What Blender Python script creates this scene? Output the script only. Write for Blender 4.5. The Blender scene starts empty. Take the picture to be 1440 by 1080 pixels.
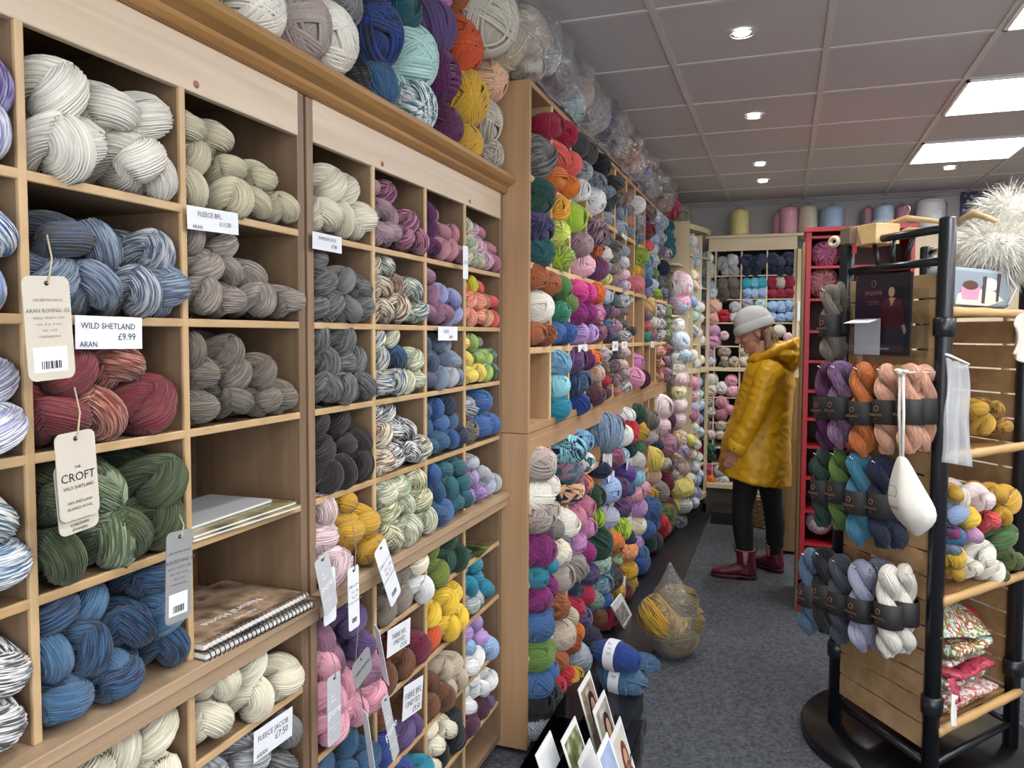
import bpy, math, random
from mathutils import Vector, Matrix, noise
from math import sin, cos, pi, radians, sqrt
random.seed(7)
S = bpy.context.scene
COL = S.collection
V = Vector
# ------------------------------------------------------------------ camera
YAW, PIT, ROL, FPX, PPX, PPY = radians(19.4889), radians(2.9307), radians(.2522), 1080., 720., 526.06
FW = V((-sin(YAW)*cos(PIT), cos(YAW)*cos(PIT), -sin(PIT)))
_r = V((cos(YAW), sin(YAW), 0)); _u = _r.cross(FW)
RT = _r*cos(ROL)+_u*sin(ROL); UP = -_r*sin(ROL)+_u*cos(ROL)
CO = V((0, 0, 1.5))
def ray(px, py): return FW+RT*((px-PPX)/FPX)-UP*((py-PPY)/FPX)
def at(px, py, X=None, Y=None, Z=None, P=None, N=None):
    """measured point: where the sight line of a photo pixel meets a plane of the room"""
    d = ray(px, py)
    if X is not None: t = X/d.x
    elif Y is not None: t = Y/d.y
    elif Z is not None: t = (Z-CO.z)/d.z
    else: t = (P-CO).dot(N)/d.dot(N)
    return CO+d*t
def proj(P):
    d = V(P)-CO; z = d.dot(FW)
    return PPX+FPX*d.dot(RT)/z, PPY-FPX*d.dot(UP)/z, z
cd = bpy.data.cameras.new('camera'); cam = bpy.data.objects.new('camera', cd); COL.objects.link(cam)
cd.sensor_width = 36; cd.lens = 27; cd.shift_y = -(540-PPY)/1440; cd.clip_start = .02
M = Matrix((RT, UP, -FW)).transposed().to_4x4(); M.translation = CO
cam.matrix_world = M; S.camera = cam
# ------------------------------------------------------------------ materials
def lin(c):
    if isinstance(c, str): c = [int(c[i:i+2], 16)/255 for i in (0, 2, 4)]
    return tuple(x/12.92 if x <= .04045 else ((x+.055)/1.055)**2.4 for x in c)+(1,)
MATS = {}
def newmat(name):
    m = bpy.data.materials.new(name); m.use_nodes = True
    nt = m.node_tree; return m, nt, nt.nodes, nt.links, nt.nodes['Principled BSDF']
def plain(name, col, rough=.5, metal=0, spec=.5, **k):
    if name in MATS: return MATS[name]
    m, nt, N, L, B = newmat(name)
    B.inputs['Base Color'].default_value = lin(col); B.inputs['Roughness'].default_value = rough
    B.inputs['Metallic'].default_value = metal; B.inputs['Specular IOR Level'].default_value = spec
    # slight surface irregularity
    tc = N.new('ShaderNodeTexCoord'); nz = N.new('ShaderNodeTexNoise'); nz.inputs['Scale'].default_value = k.get('ns', 60)
    bp = N.new('ShaderNodeBump'); bp.inputs['Strength'].default_value = k.get('bump', .05); bp.inputs['Distance'].default_value = .002
    L.new(tc.outputs['Object'], nz.inputs['Vector']); L.new(nz.outputs['Fac'], bp.inputs['Height']); L.new(bp.outputs['Normal'], B.inputs['Normal'])
    MATS[name] = m; return m
def wood(name, c1, c2, axis='z', rough=.45, sc=1.0):
    key = name+'_'+axis
    if key in MATS: return MATS[key]
    m, nt, N, L, B = newmat(key)
    tc = N.new('ShaderNodeTexCoord'); mp = N.new('ShaderNodeMapping')
    s = [38*sc, 38*sc, 38*sc]; s['xyz'.index(axis)] = 1.7*sc
    mp.inputs['Scale'].default_value = s
    nz = N.new('ShaderNodeTexNoise'); nz.inputs['Scale'].default_value = 1; nz.inputs['Detail'].default_value = 6; nz.inputs['Distortion'].default_value = .6
    n2 = N.new('ShaderNodeTexNoise'); n2.inputs['Scale'].default_value = .22; n2.inputs['Detail'].default_value = 2
    mx = N.new('ShaderNodeMath'); mx.operation = 'MULTIPLY_ADD'; mx.inputs[1].default_value = .55
    m2 = N.new('ShaderNodeMath'); m2.operation = 'MULTIPLY'; m2.inputs[1].default_value = .45
    rp = N.new('ShaderNodeValToRGB'); rp.color_ramp.elements[0].position = .33; rp.color_ramp.elements[1].position = .68
    rp.color_ramp.elements[0].color = lin(c2); rp.color_ramp.elements[1].color = lin(c1)
    L.new(tc.outputs['Object'], mp.inputs['Vector']); L.new(mp.outputs['Vector'], nz.inputs['Vector']); L.new(mp.outputs['Vector'], n2.inputs['Vector'])
    L.new(n2.outputs['Fac'], m2.inputs[0]); L.new(nz.outputs['Fac'], mx.inputs[0]); L.new(m2.outputs[0], mx.inputs[2])
    L.new(mx.outputs[0], rp.inputs['Fac']); L.new(rp.outputs['Color'], B.inputs['Base Color'])
    bp = N.new('ShaderNodeBump'); bp.inputs['Strength'].default_value = .12; bp.inputs['Distance'].default_value = .001
    L.new(nz.outputs['Fac'], bp.inputs['Height']); L.new(bp.outputs['Normal'], B.inputs['Normal'])
    B.inputs['Roughness'].default_value = rough
    MATS[key] = m; return m
PAL = dict(cream='E4DCC4', ivory='E8E3D6', ecru='D2C8AA', white='EBEBEA', slate='4E5A70', rust='7A3C34', moss='4F5A3A', denim='365A7C',
 taupe='80766A', umber='5E544A', grey='7E7D7C', charcoal='474746', blackbrown='2C2624', black='1B1C20', navy='232C46', teal='30646C', tealdark='1F5560',
 mint='B5DAD2', aqua='8FD0DA', turquoise='24859C', cyan='45B4CF', purple='604C78', violet='604690', plum='5A2250', plumdark='4A2138', magenta='86266C', hotpink='C93C84',
 orange='DE7A2F', copper='A8623A', brown='6A4128', coral='E2655C', red='BE2A36', crimson='A01F3C', burgundy='6B1B32', orangered='C9532A', mustard='C79A30', gold='CFA23A',
 yellow='E8C23A', lemon='EFE68A', lime='A9CB3C', olive='6C7A34', green='4E8046', darkgreen='22443A', forest='1F3D2C', sage='8A9A7E', jade='36866A',
 skyblue='7FB4CC', paleblue='BCD4EA', lightblue='9FBDE0', periwinkle='8B9CC8', royal='254084', blue='3F6398', steel='507392', greyblue='8796A6', silver='B5B8BE',
 lilac='B794CC', lavender='9C9CC8', mauve='9A7088', orchid='C87FAE', rose='C0708C', dustyrose='BE8490', pink='E8A6B8', palepink='EECBD3', peach='E9B592', peachpink='CB9380',
 beige='C3B49C', tan='BFA385', oatmeal='C9C2B2', greige='A99C94', straw='DCC766', maroon='6E2436', khaki='7E6A3C', fir='364028')
def yarn(name):
    """name: 'cream' solid, 'slate*cream' fleck, 'blue|cream' stripe"""
    if ('y_'+name) in MATS: return MATS['y_'+name]
    sep = '*' if '*' in name else ('|' if '|' in name else None)
    cs = name.split(sep) if sep else [name]
    m, nt, N, L, B = newmat('yarn '+name)
    uv = N.new('ShaderNodeUVMap'); mp = N.new('ShaderNodeMapping'); oi = N.new('ShaderNodeObjectInfo')
    mul = N.new('ShaderNodeMath'); mul.operation = 'MULTIPLY'; mul.inputs[1].default_value = 40
    cx = N.new('ShaderNodeCombineXYZ')
    L.new(oi.outputs['Random'], mul.inputs[0]); L.new(mul.outputs[0], cx.inputs[2]); L.new(mul.outputs[0], cx.inputs[0])
    L.new(uv.outputs['UV'], mp.inputs['Vector']); L.new(cx.outputs[0], mp.inputs['Location'])
    fu, fv = (.9, 2.3) if sep == '*' else ((.45, .16) if sep == '|' else (.8, 2.3))
    mp.inputs['Scale'].default_value = (fu, fv, 1)
    nz = N.new('ShaderNodeTexNoise'); nz.inputs['Scale'].default_value = 1.0; nz.inputs['Detail'].default_value = 2 if sep != '|' else 1
    L.new(mp.outputs['Vector'], nz.inputs['Vector'])
    rp = N.new('ShaderNodeValToRGB'); cr = rp.color_ramp
    def sh(c, k): c = lin(PAL[c]); return tuple(min(1, x*k) for x in c[:3])+(1,)
    if not sep:
        cr.elements[0].position = .3; cr.elements[0].color = sh(cs[0], .78); cr.elements[1].position = .7; cr.elements[1].color = sh(cs[0], 1.12)
    else:
        ps = [.40, .58] if len(cs) == 2 else [.36, .5, .62]
        w = .02 if sep == '|' else .05
        cr.elements[0].position = 0; cr.elements[0].color = sh(cs[0], 1)
        cr.elements[1].position = 1; cr.elements[1].color = sh(cs[-1], 1)
        if len(cs) == 2:
            e = cr.elements.new(.5-w); e.color = sh(cs[0], 1); e = cr.elements.new(.5+w); e.color = sh(cs[1], 1)
        else:
            e = cr.elements.new(.44-w); e.color = sh(cs[0], 1); e = cr.elements.new(.44+w); e.color = sh(cs[1], 1)
            e = cr.elements.new(.56-w); e.color = sh(cs[1], 1); e = cr.elements.new(.56+w); e.color = sh(cs[2], 1)
    L.new(nz.outputs['Fac'], rp.inputs['Fac']); L.new(rp.outputs['Color'], B.inputs['Base Color'])
    # fine ply twist as bump
    wv = N.new('ShaderNodeTexWave'); wv.wave_type = 'BANDS'; wv.bands_direction = 'Y'; wv.inputs['Scale'].default_value = .63; wv.inputs['Distortion'].default_value = .6
    mp2 = N.new('ShaderNodeMapping'); mp2.inputs['Scale'].default_value = (.15, 1, 1)
    L.new(uv.outputs['UV'], mp2.inputs['Vector']); L.new(mp2.outputs['Vector'], wv.inputs['Vector'])
    bp = N.new('ShaderNodeBump'); bp.inputs['Strength'].default_value = .6; bp.inputs['Distance'].default_value = .0016
    L.new(wv.outputs['Fac'], bp.inputs['Height']); L.new(bp.outputs['Normal'], B.inputs['Normal'])
    B.inputs['Roughness'].default_value = .85; B.inputs['Specular IOR Level'].default_value = .2
    B.inputs['Sheen Weight'].default_value = .25; B.inputs['Sheen Roughness'].default_value = .5
    MATS['y_'+name] = m; return m
def plastic(name='clear_plastic', tint='FFFFFF', dens=.2):
    if name in MATS: return MATS[name]
    m, nt, N, L, B = newmat(name); N.remove(B)
    out = N['Material Output']; tr = N.new('ShaderNodeBsdfTransparent'); gl = N.new('ShaderNodeBsdfGlossy'); mx = N.new('ShaderNodeMixShader')
    gl.inputs['Roughness'].default_value = .07; gl.inputs['Color'].default_value = (.95, .97, 1, 1)
    tr.inputs['Color'].default_value = lin(tint)
    fr = N.new('ShaderNodeLayerWeight'); fr.inputs['Blend'].default_value = .5; pw = N.new('ShaderNodeMath'); pw.operation = 'POWER'; pw.inputs[1].default_value = 2.5
    ad = N.new('ShaderNodeMath'); ad.operation = 'MULTIPLY_ADD'; ad.inputs[1].default_value = .85; ad.inputs[2].default_value = dens*.5; ad.use_clamp = True
    tc = N.new('ShaderNodeTexCoord'); nz = N.new('ShaderNodeTexNoise'); nz.inputs['Scale'].default_value = 34; nz.inputs['Detail'].default_value = 4; nz.inputs['Distortion'].default_value = 1.2
    bp = N.new('ShaderNodeBump'); bp.inputs['Strength'].default_value = .9; bp.inputs['Distance'].default_value = .02
    L.new(tc.outputs['Object'], nz.inputs['Vector']); L.new(nz.outputs['Fac'], bp.inputs['Height'])
    L.new(bp.outputs['Normal'], gl.inputs['Normal']); L.new(bp.outputs['Normal'], fr.inputs['Normal'])
    L.new(fr.outputs['Facing'], pw.inputs[0]); L.new(pw.outputs[0], ad.inputs[0]); L.new(ad.outputs[0], mx.inputs[0]); L.new(tr.outputs[0], mx.inputs[1]); L.new(gl.outputs[0], mx.inputs[2]); hz = N.new('ShaderNodeBsdfDiffuse'); hz.inputs['Color'].default_value = (.9, .92, .95, 1); m3 = N.new('ShaderNodeMixShader'); m3.inputs[0].default_value = dens*.25
    L.new(mx.outputs[0], m3.inputs[1]); L.new(hz.outputs[0], m3.inputs[2]); L.new(m3.outputs[0], out.inputs['Surface'])
    MATS[name] = m; return m
def acrylic(name):
    if name in MATS: return MATS[name]
    m, nt, N, L, B = newmat(name); N.remove(B)
    out = N['Material Output']; tr = N.new('ShaderNodeBsdfTransparent'); gl = N.new('ShaderNodeBsdfGlossy'); mx = N.new('ShaderNodeMixShader'); lw = N.new('ShaderNodeLayerWeight'); lw.inputs['Blend'].default_value = .12
    gl.inputs['Roughness'].default_value = .06; tr.inputs['Color'].default_value = (.93, .95, .96, 1)
    L.new(lw.outputs[0], mx.inputs[0]); L.new(tr.outputs[0], mx.inputs[1]); L.new(gl.outputs[0], mx.inputs[2]); L.new(mx.outputs[0], out.inputs['Surface'])
    MATS[name] = m; return m
def emit(name, col, st):
    if name in MATS: return MATS[name]
    m, nt, N, L, B = newmat(name)
    B.inputs['Base Color'].default_value = lin(col); B.inputs['Emission Color'].default_value = lin(col); B.inputs['Emission Strength'].default_value = st
    MATS[name] = m; return m
# ------------------------------------------------------------------ mesh builder
ORG = {}
class MB:
    def __init__(s): s.v = []; s.f = []; s.uv = {}; s.sm = []; s.flat = False
    def face(s, idx, smooth=True): s.f.append(tuple(idx)); s.sm.append(smooth)
    def box(s, x0, x1, y0, y1, z0, z1, M=None):
        b = len(s.v)
        for z in (z0, z1):
            for x, y in ((x0, y0), (x1, y0), (x1, y1), (x0, y1)):
                p = V((x, y, z)); s.v.append(M @ p if M else p)
        for q in ((0, 3, 2, 1), (4, 5, 6, 7), (0, 1, 5, 4), (1, 2, 6, 5), (2, 3, 7, 6), (3, 0, 4, 7)): s.face([b+i for i in q], False)
        return s
    def slab(s, P, a, b, c):   # parallelepiped from corner P and edge vectors
        i = len(s.v)
        for w in (V((0,0,0)), c):
            for q in (P, P+a, P+a+b, P+b): s.v.append(q+w)
        for q in ((0, 3, 2, 1), (4, 5, 6, 7), (0, 1, 5, 4), (1, 2, 6, 5), (2, 3, 7, 6), (3, 0, 4, 7)): s.face([i+k for k in q], False)
        return s
    def tube(s, path, r, n=10, closed=False, cap=True, up=None):
        path = [V(p) for p in path]; m = len(path); b = len(s.v)
        nrm = None
        for i, p in enumerate(path):
            if closed: t = path[(i+1) % m]-path[i-1]
            else: t = path[min(i+1, m-1)]-path[max(i-1, 0)]
            if t.length < 1e-9: t = V((0, 0, 1))
            t.normalize()
            if nrm is None:
                a = up or (V((0, 0, 1)) if abs(t.z) < .9 else V((1, 0, 0))); nrm = (a-t*a.dot(t)).normalized()
            else:
                nrm = nrm-t*nrm.dot(t)
                nrm = nrm.normalized() if nrm.length > 1e-6 else t.orthogonal().normalized()
            bn = t.cross(nrm); rr = r[i] if isinstance(r, (list, tuple)) else r
            ra, rb = rr if isinstance(rr, (list, tuple)) else (rr, rr)
            for k in range(n):
                a = 2*pi*k/n; s.v.append(p+nrm*cos(a)*ra+bn*sin(a)*rb)
        for i in range(m if closed else m-1):
            for k in range(n):
                a0 = b+i*n+k; a1 = b+i*n+(k+1) % n; c0 = b+((i+1) % m)*n+k; c1 = b+((i+1) % m)*n+(k+1) % n
                s.face((a0, a1, c1, c0))
        if cap and not closed:
            s.face([b+k for k in range(n)][::-1]); s.face([b+(m-1)*n+k for k in range(n)])
        return s
    def rings(s, R, cap=True, closed=False):
        b = len(s.v); n = len(R[0]); m = len(R)
        for r in R: s.v += [V(p) for p in r]
        for i in range(m if closed else m-1):
            for k in range(n):
                s.face((b+i*n+k, b+i*n+(k+1) % n, b+((i+1) % m)*n+(k+1) % n, b+((i+1) % m)*n+k))
        if cap and not closed:
            s.face([b+k for k in range(n)][::-1]); s.face([b+(m-1)*n+k for k in range(n)])
        return s
    def lathe(s, prof, c=(0, 0, 0), n=24, M=None, cap=True):
        R = []
        for r, z in prof:
            R.append([(M @ V((r*cos(2*pi*k/n), r*sin(2*pi*k/n), z)) if M else V((r*cos(2*pi*k/n), r*sin(2*pi*k/n), z)))+V(c) for k in range(n)])
        return s.rings(R, cap=cap)
    def ell(s, c, r, M=None, n=16, m=10):
        R = []
        for i in range(m+1):
            ph = pi*(i+.02)/(m+.04) if 0 < i < m else (.03 if i == 0 else pi-.03)
            R.append([V(c)+((M @ V((r[0]*sin(ph)*cos(2*pi*k/n), r[1]*sin(ph)*sin(2*pi*k/n), -r[2]*cos(ph)))) if M else V((r[0]*sin(ph)*cos(2*pi*k/n), r[1]*sin(ph)*sin(2*pi*k/n), -r[2]*cos(ph)))) for k in range(n)])
        return s.rings(R)
    def poly(s, pts, th):   # flat outline with thickness vector
        b = len(s.v); n = len(pts)
        s.v += [V(p) for p in pts]+[V(p)+th for p in pts]
        s.face([b+i for i in range(n)][::-1], False); s.face([b+n+i for i in range(n)], False)
        for i in range(n): s.face((b+i, b+(i+1) % n, b+n+(i+1) % n, b+n+i), False)
        return s
    def mesh(s, name, off=V((0, 0, 0))):
        me = bpy.data.meshes.new(name); me.from_pydata([tuple(p-off) for p in s.v], [], s.f)
        me.polygons.foreach_set('use_smooth', s.sm); me.update(); return me
    def build(s, name, mat, parent=None, bevel=0, base=None):
        if parent is not None: o0 = ORG[parent]
        else:
            if base is None:
                xs = [p.x for p in s.v]; ys = [p.y for p in s.v]; zs = [p.z for p in s.v]
                base = V(((min(xs)+max(xs))/2, (min(ys)+max(ys))/2, min(zs)))
            o0 = V(base)
        me = s.mesh(name, o0); me.materials.append(mat)
        o = bpy.data.objects.new(name, me); COL.objects.link(o)
        if parent is not None: o.parent = parent
        else: o.location = o0
        ORG[o] = o0
        if bevel:
            b = o.modifiers.new('bevel', 'BEVEL'); b.width = bevel; b.segments = 2; b.limit_method = 'ANGLE'
        return o
def tag(o, label, cat, group=None, kind=None):
    if label: o['label'] = label
    if cat: o['category'] = cat
    if group: o['group'] = group
    if kind: o['kind'] = kind
    return o
def thing(name, loc, label, cat, group=None):
    o = bpy.data.objects.new(name, None); COL.objects.link(o); o.location = loc; o.empty_display_size = .05
    ORG[o] = V(loc); return tag(o, label, cat, group)
def struct(name, mb, mat, parent=None, **k):
    o = mb.build(name, mat, parent, **k)
    if parent is None: o['kind'] = 'structure'
    return o
def clean(mb):
    return mb
def remesh(mb, name, mat, parent, vox, smooth=3, disp=None, base=None):
    """join overlapping volumes of one body into a single continuous skin"""
    o = mb.build('tmp', mat, None, base=(0, 0, 0))
    r = o.modifiers.new('r', 'REMESH'); r.mode = 'VOXEL'; r.voxel_size = vox; r.use_smooth_shade = True
    sm = o.modifiers.new('s', 'SMOOTH'); sm.iterations = smooth; sm.factor = .5
    dg = bpy.context.evaluated_depsgraph_get(); me = bpy.data.meshes.new_from_object(o.evaluated_get(dg))
    bpy.data.objects.remove(o)
    vs = [v.co.copy() for v in me.vertices]; fs = [tuple(p.vertices) for p in me.polygons]
    nr = [v.normal.copy() for v in me.vertices]
    q = MB(); q.v = [p+(n*disp(p) if disp else V((0, 0, 0))) for p, n in zip(vs, nr)]; q.f = fs; q.sm = [True]*len(fs)
    return q.build(name, mat, parent, base=base)
def text_mb(lines, O, ax, ay, nrm, lift=.0006, th=.0003):
    """lines: (string, u, v, size) in card coordinates; O origin; ax, ay unit vectors"""
    q = MB()
    for (st, u, v, sz) in lines:
        c = bpy.data.curves.new('t', 'FONT'); c.body = st; c.size = sz; c.align_x = 'CENTER'; c.resolution_u = 2
        o = bpy.data.objects.new('t', c); COL.objects.link(o)
        dg = bpy.context.evaluated_depsgraph_get(); dg.update()
        me = bpy.data.meshes.new_from_object(o.evaluated_get(dg))
        b = len(q.v)
        for vv in me.vertices: q.v.append(O+ax*(u+vv.co.x)+ay*(v+vv.co.y)+nrm*lift)
        for p in me.polygons: q.face([b+i for i in p.vertices], False)
        bpy.data.objects.remove(o); bpy.data.curves.remove(c)
    return q
# ------------------------------------------------------------------ yarn meshes (shared)
def sstep(x): x = max(0, min(1, x)); return x*x*(3-2*x)
def hank_mesh(seed, turns=1.35, nr=36, rings=84, sub=3, L=.24, r0=.025, off=.0215):
    """twisted hank, loop end at +x: the doubled bundle of strands wound round itself"""
    rd = random.Random(seed); P = []; Rr = []
    ph0 = rd.uniform(0, 2*pi); s0 = .13
    for i in range(rings+1):
        s = -1+2*i/rings; a = abs(s); sg = 1 if s >= 0 else -1
        if a < s0:
            th = a/s0*pi/2; ro = off*sin(th)*1.0; x = L-off-.012+(off+.0)*cos(th)
            phi = ph0
        else:
            k = (a-s0)/(1-s0); ro = off*(1-.55*sstep((k-.8)/.2)); x = (L-off-.012)*(1-k)+.01; phi = ph0+2*pi*turns*k
        off_v = V((0, cos(phi), sin(phi)))*ro*sg
        P.append(V((x-L/2, off_v.y, off_v.z)))
        bul = 1+.13*sin(2*pi*turns*2*a+seed)*(a > .1)
        Rr.append(r0*bul*(1-.45*sstep((a-.86)/.14))*(1+.05*rd.uniform(-1, 1)*0+.06*(1-sstep(a/.3))))
    v = []; f = []; uvs = []
    nseg = nr*sub; nrm = None; prof = [0.0, .75, 1.0, .75] if sub == 4 else [0, 1.0, .6]
    m = len(P); jit = [rd.uniform(-1, 1) for _ in range(nr)]
    for i, p in enumerate(P):
        t = (P[min(i+1, m-1)]-P[max(i-1, 0)]).normalized()
        if nrm is None: a = V((0, 0, 1)); nrm = (a-t*a.dot(t)).normalized()
        else: nrm = (nrm-t*nrm.dot(t)).normalized()
        bn = t.cross(nrm)
        tw = 1.6*pi*(i/(m-1)-.5)
        for k in range(nseg):
            j = k//sub; a = 2*pi*k/nseg+tw+.05*sin(i*.35+jit[j]*6)
            hh = prof[k % sub]*.0038-.0019+.0010*jit[j]*sin(i*.2+j)
            rr = Rr[i]+hh
            v.append(p+nrm*cos(a)*rr+bn*sin(a)*rr)
    for i in range(m-1):
        for k in range(nseg):
            k2 = (k+1) % nseg
            f.append((i*nseg+k, (i+1)*nseg+k, (i+1)*nseg+k2, i*nseg+k2)); uvs.append([(i*.33, k/sub), ((i+1)*.33, k/sub), ((i+1)*.33, (k+1)/sub), (i*.33, (k+1)/sub)])
    for i in (0, m-1):
        c = len(v); v.append(P[i]+(P[i]-P[1 if i == 0 else m-2]).normalized()*.006)
        for k in range(nseg):
            k2 = (k+1) % nseg; q = (c, i*nseg+k, i*nseg+k2)
            f.append(q if i == 0 else (c, i*nseg+k2, i*nseg+k)); uvs.append([(0, k), (.3, k), (.3, k)])
    me = bpy.data.meshes.new('hank'); me.from_pydata([tuple(p) for p in v], [], f)
    me.polygons.foreach_set('use_smooth', [True]*len(f))
    ul = me.uv_layers.new(name='UVMap'); ul.data.foreach_set('uv', [c for fa in uvs for pt in fa for c in pt])
    me.materials.append(None); me.update(); return me
def ball_mesh(seed, nr=44, sub=3, st=22, bands=6, per=6, lseg=30, ax=.5, rr=.5, dimple=.22, tr=.021):
    """wound ball, long axis x, unit size: meridian strands, a centre hole and crossing bands"""
    rd = random.Random(seed); v = []; f = []; uvs = []; nseg = nr*sub
    prof = [0, 1.0, .65]
    def surf(d, lift=0):   # direction -> surface point of the wound body
        p = V((d.x*ax, d.y*rr, d.z*rr)); return p*(1+lift)
    jit = [rd.uniform(-1, 1) for _ in range(nr)]
    tw = rd.choice((-1, 1))*rd.uniform(.5, 1.1)
    for i in range(st+1):
        th = pi*i/st; th = .04+th*(1-.08/pi)
        for k in range(nseg):
            j = k//sub; a = 2*pi*k/nseg+tw*(th-pi/2)+.04*jit[j]*sin(3*th)
            h = (prof[k % sub]-.4)*.042*sin(th)**.5+.012*jit[j]*sin(th)
            dm = dimple*math.exp(-(sin(th)/.22)**2)
            se = sin(th)**.82
            v.append(V((cos(th)*ax*(1-dm), cos(a)*se*(rr+h), sin(a)*se*(rr+h))))
    for i in range(st):
        for k in range(nseg):
            k2 = (k+1) % nseg
            f.append((i*nseg+k, i*nseg+k2, (i+1)*nseg+k2, (i+1)*nseg+k)); uvs.append([(i*.45, k/sub), (i*.45, (k+1)/sub), ((i+1)*.45, (k+1)/sub), ((i+1)*.45, k/sub)])
    for i in (0, st):
        c = len(v); v.append(V(((1 if i == 0 else -1)*ax*(1-dimple), 0, 0)))
        for k in range(nseg):
            k2 = (k+1) % nseg; f.append((c, i*nseg+k2, i*nseg+k) if i == 0 else (c, i*nseg+k, i*nseg+k2)); uvs.append([(0, k)]*3)
    for bnd in range(bands):
        ang = rd.uniform(0, 2*pi); tilt = rd.choice((.25, .45, 1.0, 1.25))+rd.uniform(-.1, .1)
        n = V((sin(tilt)*rd.choice((-1, 1)), cos(tilt)*cos(ang), cos(tilt)*sin(ang))).normalized()
        e1 = n.orthogonal().normalized(); e2 = n.cross(e1); c0 = rd.uniform(-.45, .35); spl = rd.uniform(-.05, .05)
        for q in range(per):
            sh = c0+q*.085*(1+.1*rd.uniform(-1, 1)); nn = (n+e1*spl*q).normalized(); k_ = sqrt(max(.05, 1-min(.9, sh*sh)))
            ring = []; lift = .055+.02*rd.random(); ph = rd.uniform(0, 6)
            for i in range(lseg):
                a = 2*pi*i/lseg; d = (nn*sh+(e1*cos(a)+e2*sin(a))*k_).normalized()
                ss = sqrt(d.y*d.y+d.z*d.z); fac = (ss**.82)/max(ss, .2) if ss > .2 else 1.2
                ring.append(V((d.x*ax, d.y*rr*fac, d.z*rr*fac))*(1+lift+.008*sin(3*a+ph)))
            b = len(v); cr = 4
            for i, p in enumerate(ring):
                t = (ring[(i+1) % lseg]-ring[i-1]).normalized(); o = p.normalized(); o = (o-t*o.dot(t)).normalized(); bb = t.cross(o)
                for c in range(cr):
                    aa = 2*pi*c/cr; v.append(p+o*cos(aa)*tr+bb*sin(aa)*tr*1.5)
            for i in range(lseg):
                i2 = (i+1) % lseg
                for c in range(cr):
                    c2 = (c+1) % cr; f.append((b+i*cr+c, b+i*cr+c2, b+i2*cr+c2, b+i2*cr+c))
                    uo = 50+bnd*9+q; uvs.append([(i*.35, uo), (i*.35, uo+.4), ((i+1)*.35, uo+.4), ((i+1)*.35, uo)])
    me = bpy.data.meshes.new('ball'); me.from_pydata([tuple(p) for p in v], [], f)
    me.polygons.foreach_set('use_smooth', [True]*len(f))
    ul = me.uv_layers.new(name='UVMap'); ul.data.foreach_set('uv', [c for fa in uvs for pt in fa for c in pt])
    me.materials.append(None); me.update(); return me
HANKS = [hank_mesh(s, turns=t) for s, t in ((1, 1.2), (2, 1.5), (3, 1.0), (4, 1.35), (5, 1.7))]
LONGH = [hank_mesh(s, turns=t, L=.34, r0=.024, off=.022, rings=100) for s, t in ((11, 1.5), (12, 1.8), (13, 1.3))]
BALLS = [ball_mesh(s) for s in (1, 2, 3, 4, 5)]
SMALLB = [ball_mesh(s, nr=22, sub=3, st=12, bands=3, per=4, lseg=18, tr=.022) for s in (6, 7, 8)]
CN = dict(greyblue='grey-blue', skyblue='sky blue', paleblue='pale blue', lightblue='light blue', darkgreen='dark green', palepink='pale pink', hotpink='hot pink',
 blackbrown='dark brown', tealdark='dark teal', plumdark='dark plum', orangered='burnt orange', dustyrose='dusty rose', peachpink='peach pink', umber='brownish grey', greige='warm grey')
def cname(c):
    sep = '*' if '*' in c else ('|' if '|' in c else None)
    if not sep: return CN.get(c, c)
    a = [CN.get(x, x) for x in c.split(sep)]
    return a[0]+'-and-'+a[1]+(' flecked' if sep == '*' else ' striped')
YARN = []      # (object, colour name, kind word, where)
def put(mesh, name, c, P, rot, scale, where, kindw, group, extra=None):
    pq = proj(P)
    if not (-240 < pq[0] < 1500 and -75 < pq[1] < 1150): return None
    o = bpy.data.objects.new(name, mesh); COL.objects.link(o)
    o.location = P; o.rotation_euler = rot if not isinstance(rot, Matrix) else rot.to_euler(); o.scale = scale
    o.material_slots[0].link = 'OBJECT'; o.material_slots[0].material = yarn(c)
    o['category'] = 'yarn'; o['group'] = group
    YARN.append((o, (extra+' ' if extra else '')+cname(c)+' '+kindw, where)); ORG[o] = V(P)
    return o
# ================================================================== setting
CZ = 2.65; YB = 6.98; XL = -1.23; XR = 2.7; YF = -2.2
def floor_mat():
    m, nt, N, L, B = newmat('carpet')
    tc = N.new('ShaderNodeTexCoord'); nz = N.new('ShaderNodeTexNoise'); nz.inputs['Scale'].default_value = 260; nz.inputs['Detail'].default_value = 3
    n2 = N.new('ShaderNodeTexNoise'); n2.inputs['Scale'].default_value = 70; n2.inputs['Detail'].default_value = 2
    ad = N.new('ShaderNodeMath'); ad.operation = 'MULTIPLY_ADD'; ad.inputs[1].default_value = .5; m5 = N.new('ShaderNodeMath'); m5.operation = 'MULTIPLY'; m5.inputs[1].default_value = .5
    rp = N.new('ShaderNodeValToRGB'); e = rp.color_ramp.elements; e[0].position = .36; e[0].color = lin('24272C'); e[1].position = .68; e[1].color = lin('63676E')
    bp = N.new('ShaderNodeBump'); bp.inputs['Strength'].default_value = .8; bp.inputs['Distance'].default_value = .004
    L.new(tc.outputs['Object'], nz.inputs['Vector']); L.new(tc.outputs['Object'], n2.inputs['Vector'])
    L.new(n2.outputs['Fac'], m5.inputs[0]); L.new(nz.outputs['Fac'], ad.inputs[0]); L.new(m5.outputs[0], ad.inputs[2]); L.new(ad.outputs[0], rp.inputs['Fac'])
    L.new(rp.outputs['Color'], B.inputs['Base Color']); L.new(nz.outputs['Fac'], bp.inputs['Height']); L.new(bp.outputs['Normal'], B.inputs['Normal']); B.inputs['Roughness'].default_value = .95
    return m
struct('floor', MB().box(XL, XR, YF, YB, -.05, 0), floor_mat())
tile = plain('ceiling_tile', 'C2BFC1', .8, ns=220, bump=.25)
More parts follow.
